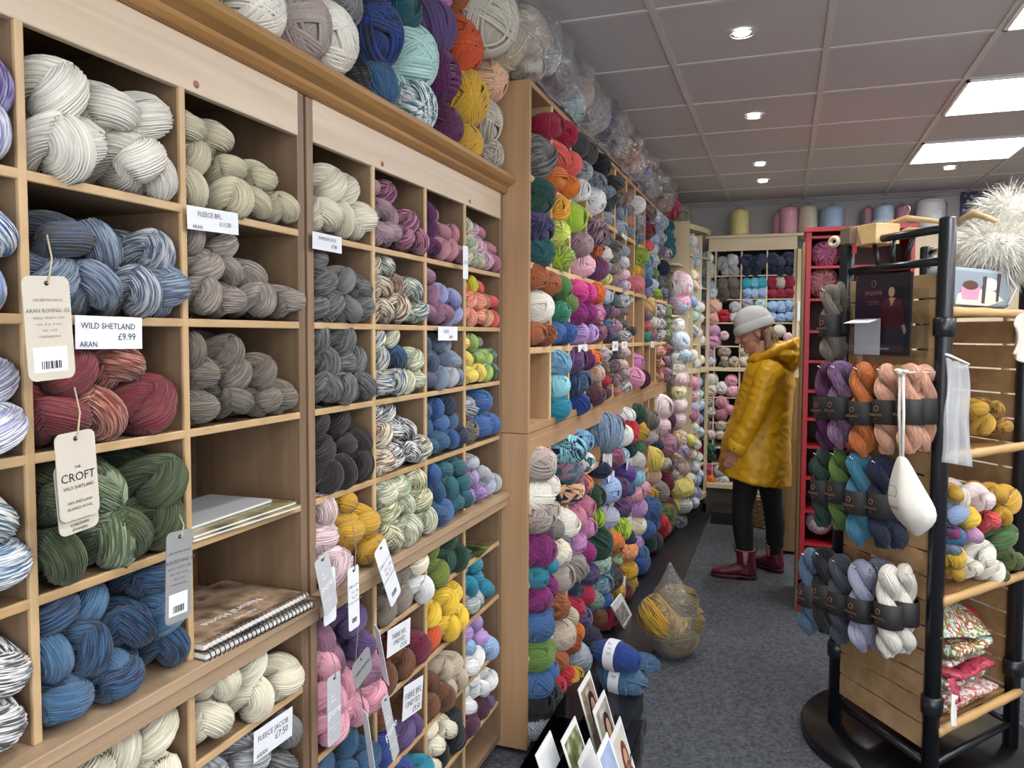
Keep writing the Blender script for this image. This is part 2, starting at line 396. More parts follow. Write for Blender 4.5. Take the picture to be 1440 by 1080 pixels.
ceil = struct('ceiling', MB().box(XL, XR, YF, YB, CZ, CZ+.05), tile)
g = MB()
XG = [-.465-.6, -.465, .135, .735, 1.335, 1.935, 2.535]
YG = [3.375+.59*k for k in range(-9, 7)]
for x in XG: g.box(x-.013, x+.013, YF, YB, CZ-.006, CZ)
for y in YG: g.box(XL, XR, y-.011, y+.011, CZ-.005, CZ)
struct('ceiling_grid', g, plain('grid_white', 'C9C6C4', .4), ceil)
wm = plain('wall_paint', 'B9B5B4', .8, ns=40)
struct('wall_left', MB().box(XL-.08, XL, YF, YB, 0, CZ), wm)
struct('wall_back', MB().box(XL-.08, XR+.08, YB, YB+.08, 0, CZ), wm)
struct('wall_right', MB().box(XR, XR+.08, YF, YB, 0, CZ), wm)
struct('trim_1', MB().box(-.835, -.555, 2.5, 6.55, 0, .012), plain('dark_vinyl', '26272B', .35))
struct('trim_2', MB().box(XL, XR, YB-.02, YB, CZ-.03, CZ), plain('wall_angle', 'A5A1A0', .5))
# ceiling lights
def panel(x0, y0, lab):
    t = thing('ceiling_light', V((x0+.3, y0+.295, CZ-.012)), lab, 'light', 'square light panels in the ceiling')
    MB().box(x0+.02, x0+.58, y0+.02, y0+.57, CZ-.009, CZ-.005).build('diffuser', emit('panel_glow', 'FBFCFF', 11.5), t)
    f = MB()
    for a in ((x0+.005, x0+.02, y0+.005, y0+.585), (x0+.58, x0+.595, y0+.005, y0+.585), (x0+.005, x0+.595, y0+.005, y0+.02), (x0+.005, x0+.595, y0+.57, y0+.585)): f.box(*a, CZ-.014, CZ-.004)
    f.build('frame', plain('white_frame', 'E9E9EA', .4), t)
panel(.738, 3.375+.59*3, 'bright square ceiling light panel nearest the back wall')
panel(.738, 3.375+.59, 'bright square ceiling light panel, middle one of the three')
panel(.738, 3.375-.59, 'bright square ceiling light panel cut by the top right corner')
for k in (-3, -5, -7): panel(.738, 3.375+.59*k, 'square ceiling light panel near the shop front')  # unseen panels behind the view, added on the grid for illumination
for k in (-7, -5, -3, -1, 2): panel(1.938, 3.375+.59*k, 'square ceiling light panel along the right side of the shop')  # second unseen column, likewise added to light the room
for x, y, w in ((-.176, 3.085, 'nearest of the four in a line'), (-.174, 4.245, 'second of the four in a line'), (-.176, 5.43, 'third of the four in a line'), (-.173, 6.02, 'farthest of the four in a line'), (1.03, 5.95, 'alone just beyond the light panel')):
    t = thing('downlight', V((x, y, CZ-.01)), 'small round recessed ceiling downlight, '+w, 'light', 'recessed downlights')
    MB().lathe([(.045, -.004), (.047, 0), (.034, 0), (.03, .006)], (x, y, CZ-.008), 24, cap=False).build('bezel', plain('chrome_ring', 'D8D8DA', .25, 1), t)
    MB().lathe([(.001, -.003), (.022, -.006), (.03, -.002), (.03, .002), (.001, .002)], (x, y, CZ-.006), 20).build('lamp', emit('spot_glow', 'FFFFFF', 28), t)
# ================================================================== shelving helper
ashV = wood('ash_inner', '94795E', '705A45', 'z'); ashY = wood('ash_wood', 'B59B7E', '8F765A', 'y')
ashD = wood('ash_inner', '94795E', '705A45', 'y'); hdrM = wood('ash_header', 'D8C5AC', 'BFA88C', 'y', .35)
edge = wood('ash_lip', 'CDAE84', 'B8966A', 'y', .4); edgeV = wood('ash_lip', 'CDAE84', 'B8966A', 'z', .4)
beV = wood('beech', 'BC9974', 'A8825C', 'z', .4, .7); beY = wood('beech', 'BC9974', 'A8825C', 'y', .4, .7); beL = wood('beech_lip', 'E2C294', 'CFAA78', 'y', .4); beLV = wood('beech_lip', 'E2C294', 'CFAA78', 'z', .4)
maV = wood('maple', 'D6C6A4', 'C6B38E', 'z', .4, .7); maX = wood('maple', 'DDCDAC', 'CBB994', 'x', .4, .7)
def cubby(name, label, X, XB, y0, y1, z0, z1, ys, zs, mats, th=.022, dt=.011, st=.011, top=True, bottom=True, skip=(), group=None, header=None, lipped=True, base=0):
    """box unit open to +x: sides, back, dividers at ys and shelves at zs"""
    side, hor, lip, lipv = mats
    t = thing(name, V(((X+XB)/2, (y0+y1)/2, base or z0)), label, 'shelving', group)
    for a in ((y0, y0+th), (y1-th, y1)):
        MB().box(XB, X, a[0], a[1], z0, z1).build('side_panel', side, t, bevel=.0015)
    MB().box(XB, XB+.008, y0+th, y1-th, z0, z1).build('back_panel', side, t)
    if top: MB().box(XB, X-.001, y0+th, y1-th, z1-th, z1).build('top_panel', hor, t, bevel=.001)
    if bottom: MB().box(XB, X-.001, y0+th, y1-th, z0, z0+th).build('bottom_panel', hor, t, bevel=.001)
    ylim = [y0+th]+list(ys)+[y1-th]
    for i, z in enumerate(zs):
        for (a, b) in [(y0+th, y1-th)] if isinstance(z, float) else [(ylim[z[1]], ylim[z[2]])]:
            zz = z if isinstance(z, float) else z[0]
            s = MB().box(XB+.008, X-.004, a, b, zz-st, zz).build('shelf', hor, t, bevel=.0015)
            MB().box(X-.006, X+.001, a, b, zz-st-.0015, zz+.0015).build('lip', lip, s, bevel=.002)
    zt = z1-(th if top else 0)-(header or 0)
    for i, y in enumerate(ys):
        zz0 = z0+(th if bottom else 0); zz1 = z1-(th if top else 0)
        d = MB().box(XB+.008, X-.004, y-dt/2, y+dt/2, zz0, zz1).build('divider', side, t)
        MB().box(X-.006, X+.0015, y-dt/2-.001, y+dt/2+.001, zz0, zt).build('lip', lipv, d, bevel=.002)
    return t
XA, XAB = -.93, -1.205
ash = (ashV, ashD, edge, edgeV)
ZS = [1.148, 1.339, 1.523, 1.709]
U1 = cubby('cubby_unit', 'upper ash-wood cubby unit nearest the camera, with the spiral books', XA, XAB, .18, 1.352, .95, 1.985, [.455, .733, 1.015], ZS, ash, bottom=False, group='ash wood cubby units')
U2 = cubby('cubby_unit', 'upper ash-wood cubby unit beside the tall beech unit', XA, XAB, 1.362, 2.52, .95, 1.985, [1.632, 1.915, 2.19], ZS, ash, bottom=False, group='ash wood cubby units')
for (U, y0, y1) in ((U1, .18, 1.352), (U2, 1.362, 2.52)):
    MB().box(XA-.012, XA+.002, y0+.022, y1-.022, 1.897, 1.985).build('header_board', hdrM, U, bevel=.002)
    b = MB()
    for yy in (y0+.3, (y0+y1)/2+.27): 
        MB().lathe([(.001, .004), (.004, .0035), (.0062, .001), (.0065, 0)], (0, 0, 0), 12, Matrix.Rotation(pi/2, 3, 'Y')).v
        q = MB().lathe([(.0065, 0), (.0062, .001), (.004, .0035), (.0005, .004)], (XA+.002, yy+.01, 1.912), 12, Matrix.Rotation(pi/2, 3, 'Y')); q.build('screw_cap', plain('cap_wood', '9C6B4C', .4), U)
    # ledge with front apron
    MB().box(XAB, XA+.032, y0, y1, .93, .95).build('ledge', ashY, U, bevel=.002)
    MB().box(XA+.006, XA+.026, y0, y1, .902, .93).build('apron', ashY, U, bevel=.002)
lowmats = ash
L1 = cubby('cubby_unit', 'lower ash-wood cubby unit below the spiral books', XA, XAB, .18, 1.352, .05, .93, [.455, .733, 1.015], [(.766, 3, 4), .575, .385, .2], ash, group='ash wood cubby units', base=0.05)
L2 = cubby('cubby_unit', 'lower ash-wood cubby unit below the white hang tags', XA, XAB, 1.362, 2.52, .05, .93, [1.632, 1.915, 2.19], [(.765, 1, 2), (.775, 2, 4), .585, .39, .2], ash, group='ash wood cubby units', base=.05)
# plinth
tag(MB().box(XAB, XA-.03, .18, 2.52, 0, .05).build('plinth', plain('plinth_black', '202022', .5), None), 'dark recessed plinth under the ash-wood cubby units', 'plinth')
# crown moulding: profile swept along y
prof = [(-1.205, 1.985), (-.93, 1.985), (-.925, 1.985), (-.918, 1.988), (-.912, 1.998), (-.913, 2.008), (-.905, 2.012), (-.893, 2.018), (-.884, 2.03), (-.884, 2.042), (-.892, 2.049), (-.92, 2.05), (-1.205, 2.05)]
m = MB(); n0 = len(prof)
for y in (.15, 2.548):
    for x, z in prof: m.v.append(V((x, y, z)))
for i in range(n0): m.face((i, (i+1) % n0, n0+(i+1) % n0, n0+i), False)
m.face(list(range(n0))[::-1], False); m.face([n0+i for i in range(n0)], False)
tag(m.build('crown_moulding', wood('oak_varnish', 'B58A54', '8A6236', 'y', .3), None), 'varnished oak crown moulding along the top of the ash cubby units', 'moulding')
# ---------------- tall beech units
X3, X3B = -.835, -1.2
be = (beV, beY, beL, beLV)
Z3 = [1.455, 1.752, 2.05]
def tall(lab, lab2, y0, y1, ys, th0):
    U = cubby('tall_shelf_unit', lab, X3, X3B, y0, y1, 1.155, 2.372, ys, Z3, be, th=.02, dt=.012, st=.02, group='tall beech shelf units')
    MB().box(X3-.3, X3+.001, y0+.02, y1-.02, 1.155, 1.182).build('ledge', beY, U, bevel=.002)
    L = cubby('tall_shelf_unit', lab2, X3, X3B, y0, y1, .02, 1.153, ys, [.885, .62, .35], be, th=.02, dt=.012, st=.018, group='tall beech shelf units')
    MB().box(X3-.02, X3+.002, y0+.02, y1-.02, 1.075, 1.133).build('apron', beY, L, bevel=.002)
    return U, L
tall('upper tall beech unit nearest the cubby units, dark grey ball first', 'lower beech unit beside the leaflet rack', 2.53, 3.665, [2.797, 3.063, 3.339], 0)
tall('upper tall beech unit, middle one of three', 'lower beech unit, middle one of three', 3.668, 4.838, [3.94, 4.241, 4.495], 0)
tall('upper tall beech unit farthest from the camera', 'lower beech unit beside the lemon yellow balls', 4.841, 5.86, [5.08, 5.33, 5.6], 0)
# end shelves facing the aisle with white baby yarn, against the maple side panel
E = thing('end_shelves', V((-1.0, 6.0, 0)), 'narrow maple end shelving holding a column of white baby yarn', 'shelving')
MB().box(-1.2, -1.18, 5.865, 6.1, .05, 2.3).build('back_panel', maV, E)
for z in (.33, .84, 1.22, 1.655, 2.045):
    s = MB(); s.poly([(-1.18, 5.865, z-.015), (-.80, 5.865, z-.015), (-.765, 5.9, z-.015), (-.745, 6.09, z-.015), (-1.18, 6.09, z-.015)], V((0, 0, .015))); s.build('shelf', maX, E, bevel=.001)
# curved maple corner unit
C4 = thing('curved_shelf_unit', V((-.8, 6.35, .15)), 'curved-front maple corner unit full of pastel baby yarn', 'shelving')
MB().box(-1.2, -.707, 6.1, 6.122, .15, 2.385).build('side_panel', maV, C4, bevel=.002)
MB().box(-1.2, -1.18, 6.122, 6.96, .15, 2.3).build('back_panel', maV, C4)
MB().box(-.62, -.595, 6.6, 6.96, .15, 2.2).build('side_panel', maV, C4, bevel=.001)
def arc(x0=-.707, y0=6.122, n=10, inset=0):
    return [(x0+.115*sin(pi/2*k/n)-inset, y0+.5*(k/n)**.9) for k in range(n+1)]
for z in (.15, .42, .69, .96, 1.2, 1.42, 1.64, 1.88, 2.12, 2.33):
    pts = [(x, y, z) for x, y in arc(inset=0 if z in (.15, 1.2, 2.33, 2.12) else .02)]+[(-1.17, 6.62, z), (-1.17, 6.122, z)]
    MB().poly(pts, V((0, 0, .04 if z in (.15, 1.2, 2.33) else .012))).build('shelf', maX, C4, bevel=.001)
for (x, y) in ((-.68, 6.2), (-.635, 6.35)):
    MB().box(-1.15, x, y-.006, y+.006, .2, 2.3).build('divider', maV, C4)
pts = [(x, y, .0) for x, y in arc(inset=.03)]+[(-1.17, 6.62, 0), (-1.17, 6.122, 0)]
MB().poly(pts, V((0, 0, .149))).build('kick_panel', plain('dark_gloss', '3A3733', .12), C4)
# ---------------- back wall unit
BX0, BX1, BY, BYB = -.592, .06, 6.65, 6.95
Bk = thing('back_shelf_unit', V((-.26, 6.8, .1)), 'maple cubby shelving across the back wall behind the person', 'shelving')
for a in ((BX0-.02, BX0), (BX1, BX1+.025)): MB().box(a[0], a[1], BY, BYB, .1, 2.32).build('side_panel', maV, Bk, bevel=.002)
MB().box(BX0, BX1, BYB-.01, BYB, .1, 2.3).build('back_panel', plain('dark_back', '3B3A40', .7), Bk)
MB().box(BX0-.04, .5, BY-.03, BYB, 2.305, 2.328).build('top_panel', maX, Bk, bevel=.002)
MB().box(BX0-.02, BX1+.02, BY-.012, BY+.006, 2.2, 2.305).build('header_board', maX, Bk, bevel=.002)
for x in (-.552, -.346, -.145):
    MB().box(x-.006, x+.006, BY, BYB-.01, 1.235, 2.2).build('divider', maV, Bk)
    MB().box(x-.006, x+.006, BY, BYB-.01, .26, 1.2).build('divider', maV, Bk)
for z in (2.0, 1.805, 1.61, 1.415, .985, .77, .56, .42):
    MB().box(BX0, BX1, BY+.003, BYB-.01, z-.01, z).build('shelf', maX, Bk)
MB().box(BX0, BX1, BY-.015, BYB, 1.203, 1.237).build('ledge', maX, Bk, bevel=.002)
MB().box(BX0, BX1+.03, BY-.07, BYB, .225, .262).build('ledge', maX, Bk, bevel=.002)
MB().box(BX0, BX1, BY-.05, BYB, 0.0, .224).build('kick_panel', plain('brown_kick', '4A4038', .3), Bk)
tag(MB().box(BX1+.026, .32, BY-.03, BYB, .1, 2.2).build('pillar_panel', maV, None, bevel=.003), 'plain maple pillar panel between the back shelving and red unit', 'panel')
tag(MB().box(-.02, .12, 5.55, 5.95, .02, 1.22).build('side_cabinet', wood('oak_dull', 'A08560', '86693F', 'z'), None, bevel=.004), 'narrow brown cabinet partly hidden behind the yellow raincoat', 'cabinet')
tag(MB().box(-.52, -.34, 6.25, 6.58, 0, .10).build('floor_bench', plain('bench_black', '17171A', .5), None, bevel=.004), 'low black bench on the floor before the back shelving', 'bench')
# price grid on the pillar
gq = MB()
for z in (.95, 1.05, 1.15, 1.25, 1.35, 1.45, 1.55, 1.65): gq.tube([(.10, 6.6, z), (.18, 6.6, z)], .002, 5)
for x in (.10, .14, .18): gq.tube([(x, 6.6, .92), (x, 6.6, 1.75)], .002, 5)
tag(gq.build('wire_rack', plain('white_wire', 'E6E6E6', .4), None), 'white wire leaflet grid hanging on the maple pillar', 'rack')
tag(MB().box(.095, .185, 6.595, 6.597, 1.62, 1.78).build('notice', plain('notice_paper', 'E8E8EA', .6), None), 'white notice above the wire grid on the maple pillar', 'notice')
# ---------------- red unit with yarn cakes
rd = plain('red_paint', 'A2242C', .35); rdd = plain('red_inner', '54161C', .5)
Rr = thing('red_shelf_unit', V((.3, 4.58, 0)), 'tall red painted pigeonhole unit holding round yarn cakes', 'shelving')
MB().box(.100, .126, 4.4, 4.76, .0, 2.05).build('side_panel', rd, Rr, bevel=.002)
MB().box(.268, .284, 4.4, 4.76, .0, 2.05).build('side_panel', rd, Rr, bevel=.002)
MB().box(.6, .62, 4.4, 4.76, .0, 2.05).build('side_panel', rd, Rr, bevel=.002)
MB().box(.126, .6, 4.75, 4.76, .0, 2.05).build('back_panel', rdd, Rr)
RZ = [.20, .38, .56, .74, .91, 1.06, 1.21, 1.37, 1.53, 1.70, 1.872, 2.03]
for z in RZ: MB().box(.126, .6, 4.402, 4.75, z-.014, z).build('shelf', rd, Rr, bevel=.001)
MB().box(.09, .63, 4.39, 4.77, 2.05, 2.075).build('top_panel', rd, Rr, bevel=.003)
MB().box(.085, .099, 4.42, 4.85, 0, 2.0).build('end_panel', wood('oak_dull', 'A08560', '86693F', 'z'), Rr, bevel=.002)
# ================================================================== yarn in the ash cubbies
rnd = random.Random(21)
def cell(y0, y1, z0, rows, where, d=.074, X=XA, stag=True, yaw=12, prot=.012, sc=1.0, words=('bottom row', 'second row', 'third row', 'top row'), mesh=None, group='twisted hanks in the ash cubbies', kindw='hank', dz=.80):
    w = y1-y0; nrows = len(rows)
    for r, row in enumerate(rows):
        cs = row.split(); n = len(cs); step = w/n if n*d > w*.8 else min(w/n, d*1.12)
        off = (w-step*n)/2 if n*d < w*.8 and False else 0
        for k, c in enumerate(cs):
            if c == '-': continue
            y = y0+off+(k+.5)*step+rnd.uniform(-.006, .006); 
            if stag and r % 2 and n*d < w: y += .25*step
            y = min(max(y, y0+d*.5), y1-d*.5)
            z = z0+d*.5+r*d*dz+rnd.uniform(-.003, .003)+.002
            s = d/.088*rnd.uniform(.97, 1.06)*sc
            L = .24*s*.98
            x = X+prot-L/2-r*.012+rnd.uniform(-.012, .012)
            x = max(x, XAB+.012+L/2)
            yy = radians(rnd.uniform(-yaw, yaw) if 0 < k < n-1 else rnd.uniform(-7, 7)); pit = radians(rnd.uniform(-4, 4))
            wr = (words[r]+', ' if r < nrows-1 or nrows == 1 else 'top row, ') if nrows > 1 else ''
            if r == 0: wr = 'bottom row, ' if nrows > 1 else ''
            elif r == nrows-1: wr = 'top row, '
            else: wr = 'middle row, '
            put(mesh or rnd.choice(HANKS), 'chunky_hank' if y0 < 1.35 else 'yarn_hank', c, V((x, y, z)), (rnd.uniform(0, 6.28), pit, yy), (.98*s, s, s), wr+where, kindw, group)
h = d = None
c0, c1, c2 = (.46, .727), (.739, 1.009), (1.021, 1.328)
a0, a1, a2, a3 = (1.386, 1.626), (1.638, 1.909), (1.921, 2.184), (2.196, 2.496)
R1, R2, R3, R4, R5 = 1.711, 1.525, 1.341, 1.15, .952
# near unit
cell(*c0, R1, ['lavender*white lavender*white lavender*white', 'lavender*white lilac*white lavender*purple'], 'leftmost cubby column, top cubby')
cell(*c0, R2, ['periwinkle*white periwinkle*royal periwinkle*white', 'periwinkle*white lavender*royal blue*white'], 'leftmost cubby column, second cubby')
cell(*c0, R3, ['purple*white lavender*purple lavender*white', 'lavender*white purple*lavender lavender*white'], 'leftmost cubby column, third cubby')
cell(*c0, R4, ['teal*white teal*mint steel*white', 'teal*white mint*teal teal*white'], 'leftmost cubby column, fourth cubby', d=.084)
cell(*c0, R5, ['navy*white charcoal*white charcoal*white', 'charcoal*white navy*white charcoal*white'], 'leftmost cubby column, fifth cubby', d=.084)
cell(*c1, R1, ['ivory ivory ivory ivory', 'ivory ivory ivory'], 'top cubby of the near unit', d=.088, dz=.78, prot=.02)
cell(*c1, R2, ['slate*greyblue slate*greyblue slate*silver slate*greyblue', 'slate*charcoal slate*greyblue slate*silver'], 'slate blue cubby, near unit', d=.076, yaw=35)
cell(*c1, R3, ['rust*maroon rust*peachpink rust*maroon rust*maroon', 'rust*maroon rust*peachpink -'], 'rust red cubby, near unit', d=.082, yaw=35)
cell(*c1, R4, ['moss*fir moss*fir moss*sage moss*fir', 'moss*fir moss*sage moss*fir'], 'moss green cubby, near unit', d=.086, yaw=30, prot=.02)
cell(*c1, R5, ['denim*steel denim*navy denim*steel denim*navy', 'denim*steel denim*navy denim*navy denim*steel', 'denim*navy denim*steel denim*navy'], 'denim blue cubby, near unit', d=.074, yaw=30, prot=.02, dz=.74)
cell(*c2, R1, ['ecru ecru ecru ecru', 'ecru ecru ecru', 'ecru ecru'], 'top right cubby, near unit', d=.066, dz=.74)
cell(*c2, R2, ['taupe*greige taupe*greige taupe*greige taupe*greige', 'taupe*greige taupe*greige taupe*greige', 'taupe*greige taupe*greige'], 'taupe cubby, near unit', d=.066, dz=.76)
cell(*c2, R3, ['umber*taupe umber*taupe umber*taupe umber*taupe', 'umber*taupe umber*taupe umber*taupe', 'umber*taupe umber*taupe'], 'brownish grey cubby, near unit', d=.066, dz=.72)
# lower near unit
cell(*c1, .577, ['cream cream cream', 'cream cream cream', 'cream cream cream cream', 'cream cream cream cream'], 'cream stack below the near ledge', d=.092, dz=.78, prot=.01)
cell(c2[0], c2[1], .768, ['cream cream cream', 'cream cream'], 'right cream cubby below the near ledge', d=.082, dz=.78, prot=.015)
cell(*c2, .577, ['grey*silver grey*silver grey*charcoal', 'grey*silver grey*silver grey'], 'grey cubby below the cream hanks', d=.084)
# second unit
cell(*a0, R1, ['cream cream cream', 'cream cream'], 'top left cubby, second unit', d=.088, dz=.8)
cell(*a1, R1, ['greige*mauve greige*mauve plum*dustyrose plum*dustyrose', 'greige*mauve mauve*greige plum*dustyrose', 'greige*mauve plum*dustyrose'], 'plum flecked cubby, second unit', d=.068)
cell(*a2, R1, ['plum dustyrose dustyrose dustyrose', 'plum dustyrose dustyrose', 'plum dustyrose'], 'dusty rose cubby, second unit', d=.062, dz=.78)
cell(*a3, R1, ['sage*cream sage*cream palepink*mauve rose*dustyrose', 'sage*cream palepink*mauve palepink*mauve rose*dustyrose', 'sage*cream palepink*mauve rose*dustyrose'], 'pink and sage cubby, second unit', d=.058, yaw=6)
cell(*a0, R2, ['grey*charcoal grey*charcoal grey grey*charcoal', 'grey*charcoal grey grey*charcoal', 'grey*charcoal -'], 'upper grey cubby, second unit', d=.066, yaw=22)
cell(*a1, R2, ['brown*cream brown*cream teal*cream teal*cream', 'brown*cream brown*greige teal*cream', 'brown*cream teal*cream'], 'brown and teal cubby, second unit', d=.07)
cell(*a2, R2, ['mauve mauve lavender lavender', 'mauve lavender lavender', 'mauve -'], 'mauve and lavender cubby, second unit', d=.064)
cell(*a3, R2, ['coral*peach coral*peach yellow*rose coral', 'coral*peach coral*peach yellow*rose coral', 'coral*peach yellow*lime coral'], 'coral cubby, second unit', d=.06, yaw=6)
cell(*a0, R3, ['charcoal*grey charcoal*grey charcoal*grey', 'charcoal*grey charcoal*grey charcoal*grey', 'charcoal*grey charcoal*grey'], 'lower grey cubby, second unit', d=.074, yaw=22, dz=.72)
cell(*a1, R3, ['denim*cream denim*cream sage*cream sage*cream', 'denim*cream denim*navy sage*cream', 'denim*cream sage*cream'], 'blue and sage flecked cubby, second unit', d=.07)
cell(*a2, R3, ['slate greyblue silver greyblue', 'slate slate greyblue', 'slate slate greyblue'], 'slate grey cubby, second unit', d=.064, dz=.76)
cell(*a3, R3, ['lemon*yellow lemon*yellow lime*sage forest*sage', 'lemon*yellow lime*sage lime*sage forest*sage', 'yellow*lemon lime*sage forest*sage'], 'lemon and green cubby, second unit', d=.06, yaw=6)
cell(*a0, R4, ['blackbrown blackbrown blackbrown', 'blackbrown blackbrown blackbrown', 'blackbrown blackbrown'], 'dark brown cubby, second unit', d=.074, yaw=20, dz=.76)
cell(*a1, R4, ['brown*cream black*white black*white charcoal*cream', 'brown*cream black*white black*white', 'black*white charcoal*white'], 'black and white flecked cubby, second unit', d=.07, yaw=25)
cell(*a2, R4, ['denim denim blue navy', 'denim blue denim navy', 'denim blue navy'], 'blue cubby, second unit', d=.064)
cell(*a1, R5, ['olive*cream sage*cream sage*cream sage*cream', 'olive*cream sage*cream olive*cream', 'sage*cream sage*cream olive*cream'], 'sage flecked cubby, second unit', d=.074, dz=.76, prot=.03)
cell(*a2, R5, ['denim blue teal teal', 'denim teal teal', 'blue teal teal'], 'blue and teal cubby, second unit', d=.072, dz=.74, prot=.03)
cell(*a3, R5, ['purple*lilac purple*lilac silver*lavender silver', 'purple*lilac lilac*silver silver', 'purple*lilac silver'], 'purple and silver cubby, second unit', d=.06, yaw=10)
cell(a0[0], a0[1], R5, ['palepink*greige palepink*greige mustard', 'palepink*greige mustard mustard', 'palepink*greige mustard'], 'mustard and blush cubby, second unit', d=.08, dz=.74, prot=.03, yaw=25)
# lower second unit
cell(*a0, .588, ['pink pink pink', 'pink pink mauve', 'pink mauve purple', 'mauve purple'], 'pink cubby, lower second unit', d=.082, dz=.78, prot=.03, yaw=25)
cell(*a1, .768, ['taupe taupe white', 'umber taupe cream'], 'taupe and white cubby, lower second unit', d=.078, prot=.02)
cell(*a2, .777, ['olive darkgreen forest', 'olive forest'], 'olive and dark green cubby, lower unit', d=.084, dz=.72, prot=.02, yaw=25)
cell(*a3, .588, ['sage*silver sage*silver turquoise', 'turquoise turquoise', 'greyblue turquoise'], 'turquoise cubby, lower second unit', d=.076, dz=.78, prot=.01, yaw=45)
cell(*a1, .588, ['brown brown burgundy', 'burgundy burgundy'], 'burgundy cubby, lower second unit', d=.082, prot=.01)
cell(*a2, .588, ['orangered yellow yellow', 'yellow yellow yellow'], 'yellow cubby, lower second unit', d=.078, dz=.84, prot=.02)
cell(*a0, .392, ['forest green denim', 'green denim denim', 'denim denim'], 'green and denim cubby, lower second unit', d=.08, prot=.03, dz=.7)
cell(*a1, .392, ['royal purple purple', 'brown brown purple'], 'brown and purple cubby, lower unit', d=.082, prot=.0)
cell(*a2, .392, ['brown brown beige beige', 'brown beige beige'], 'brown and beige cubby, lower second unit', d=.07, prot=.02)
cell(*a3, .392, ['white white lightblue', 'lightblue lilac', 'lilac lilac'], 'lilac cubby, lower second unit', d=.076, yaw=45, prot=.02, dz=.74)
cell(*a0, .202, ['grey grey green', 'green green green'], 'green cubby near the floor, second unit', d=.085)
cell(*a1, .202, ['royal royal royal', 'royal royal turquoise', 'royal royal'], 'royal blue cubby near the floor', d=.078, prot=.03, dz=.68)
cell(*a2, .202, ['cream black black', 'cream cream black', 'cream -'], 'cream and black cubby near the floor', d=.08, dz=.68)
cell(*a3, .202, ['plumdark plumdark purple', 'white white white', 'white white'], 'white and dark plum cubby near the floor', d=.078, yaw=40, dz=.68)
cell(*c2, .387, ['grey*silver charcoal grey', 'grey grey*silver grey'], 'grey hanks low in the near unit', d=.084)
cell(*c1, .387, ['cream cream cream', 'cream cream'], 'cream hanks low in the near unit', d=.088)
# two small balls in the blue-ball cubby
for i, (y, z, c) in enumerate(((2.24, 1.15, 'charcoal*taupe'), (2.24, 1.225, 'charcoal*silver'), (2.36, 1.15, 'blue'), (2.36, 1.235, 'blue'), (2.44, 1.15, 'blue'))):
    put(BALLS[i % 5], 'yarn_ball', c, V((XA-.06, y, z+.044)), (i, 0, .2), (.15, .084, .084), 'right end cubby with blue balls, second unit', 'yarn ball', 'balls in the second unit')
# ================================================================== balls measured on the photo
def balls(spec, X=None, Y=None, ln=1.45, where='', group='', kindw='yarn ball', mesh=None, name='yarn_ball', jy=.25, wf=None, dX=0):
    for tok in spec.split(';'):
        tok = tok.strip()
        if not tok: continue
        px, py, hh, c = tok.split(); px = float(px); py = float(py); hh = float(hh)
        P = at(px, py, X=X, Y=Y); zc = proj(P)[2]; D = hh*zc/FPX*1.04
        w = wf(px, py) if wf else where
        L = min(max(D*ln, .09), .2)
        ms = mesh or (BALLS if hh > 24 else SMALLB)
        if X is not None:
            P = P-V((L*.5-D*.28, 0, 0)); P.z = max(P.z, D*.5+.02)
            if X > -.83: P.y = min(max(P.y, 2.556+D*.5), 5.83-D*.4)
            if X == -.86: P.y = min(P.y, 6.85)
            rot = (rnd.uniform(0, 6.28), rnd.uniform(-.12, .12), rnd.uniform(-jy, jy))
        else:
            P = P+V((0, L*.5-D*.1, 0)); rot = (rnd.uniform(0, 6.28), rnd.uniform(-.1, .1), -pi/2+rnd.uniform(-jy, jy))
        put(rnd.choice(ms), name, c, P, rot, (L, D*rnd.uniform(.96, 1.04), D), w, kindw, group)
# on the crown
balls("""365 12 92 ivory; 430 35 92 greige; 468 56 96 ivory; 497 105 62 black; 533 50 96 navy*royal; 535 122 72 denim; 570 14 62 tealdark; 582 80 92 mint;
585 152 78 teal*white; 617 40 74 purple; 622 -8 40 orchid; 621 108 74 plum; 628 178 64 plum*plumdark; 652 66 78 orangered; 650 -2 52 copper; 658 138 80 gold; 659 202 56 gold; 680 38 74 silver*grey;
688 108 74 tan*peach; 685 170 60 oatmeal*greige; 690 218 50 oatmeal*taupe; 488 8 56 grey; 520 -12 60 navy; 300 -60 100 ivory; 545 -30 60 royal""",
 X=-.945, ln=1.15, name='chunky_yarn_ball', where='heaped on the crown moulding', group='big balls on top of the cubby units', dX=0)
def w3(px, py):
    P = at(px, py, X=-.82)
    u = 'near beech unit' if P.y < 3.66 else ('middle beech unit' if P.y < 4.84 else 'far beech unit')
    r = 'top row' if P.z > 2.05 else ('second row' if P.z > 1.752 else ('third row' if P.z > 1.455 else ('fourth row' if P.z > 1.1 else ('upper bulging shelf' if P.z > .86 else ('middle bulging shelf' if P.z > .6 else 'lowest bulging shelf')))))
    return r+', '+u
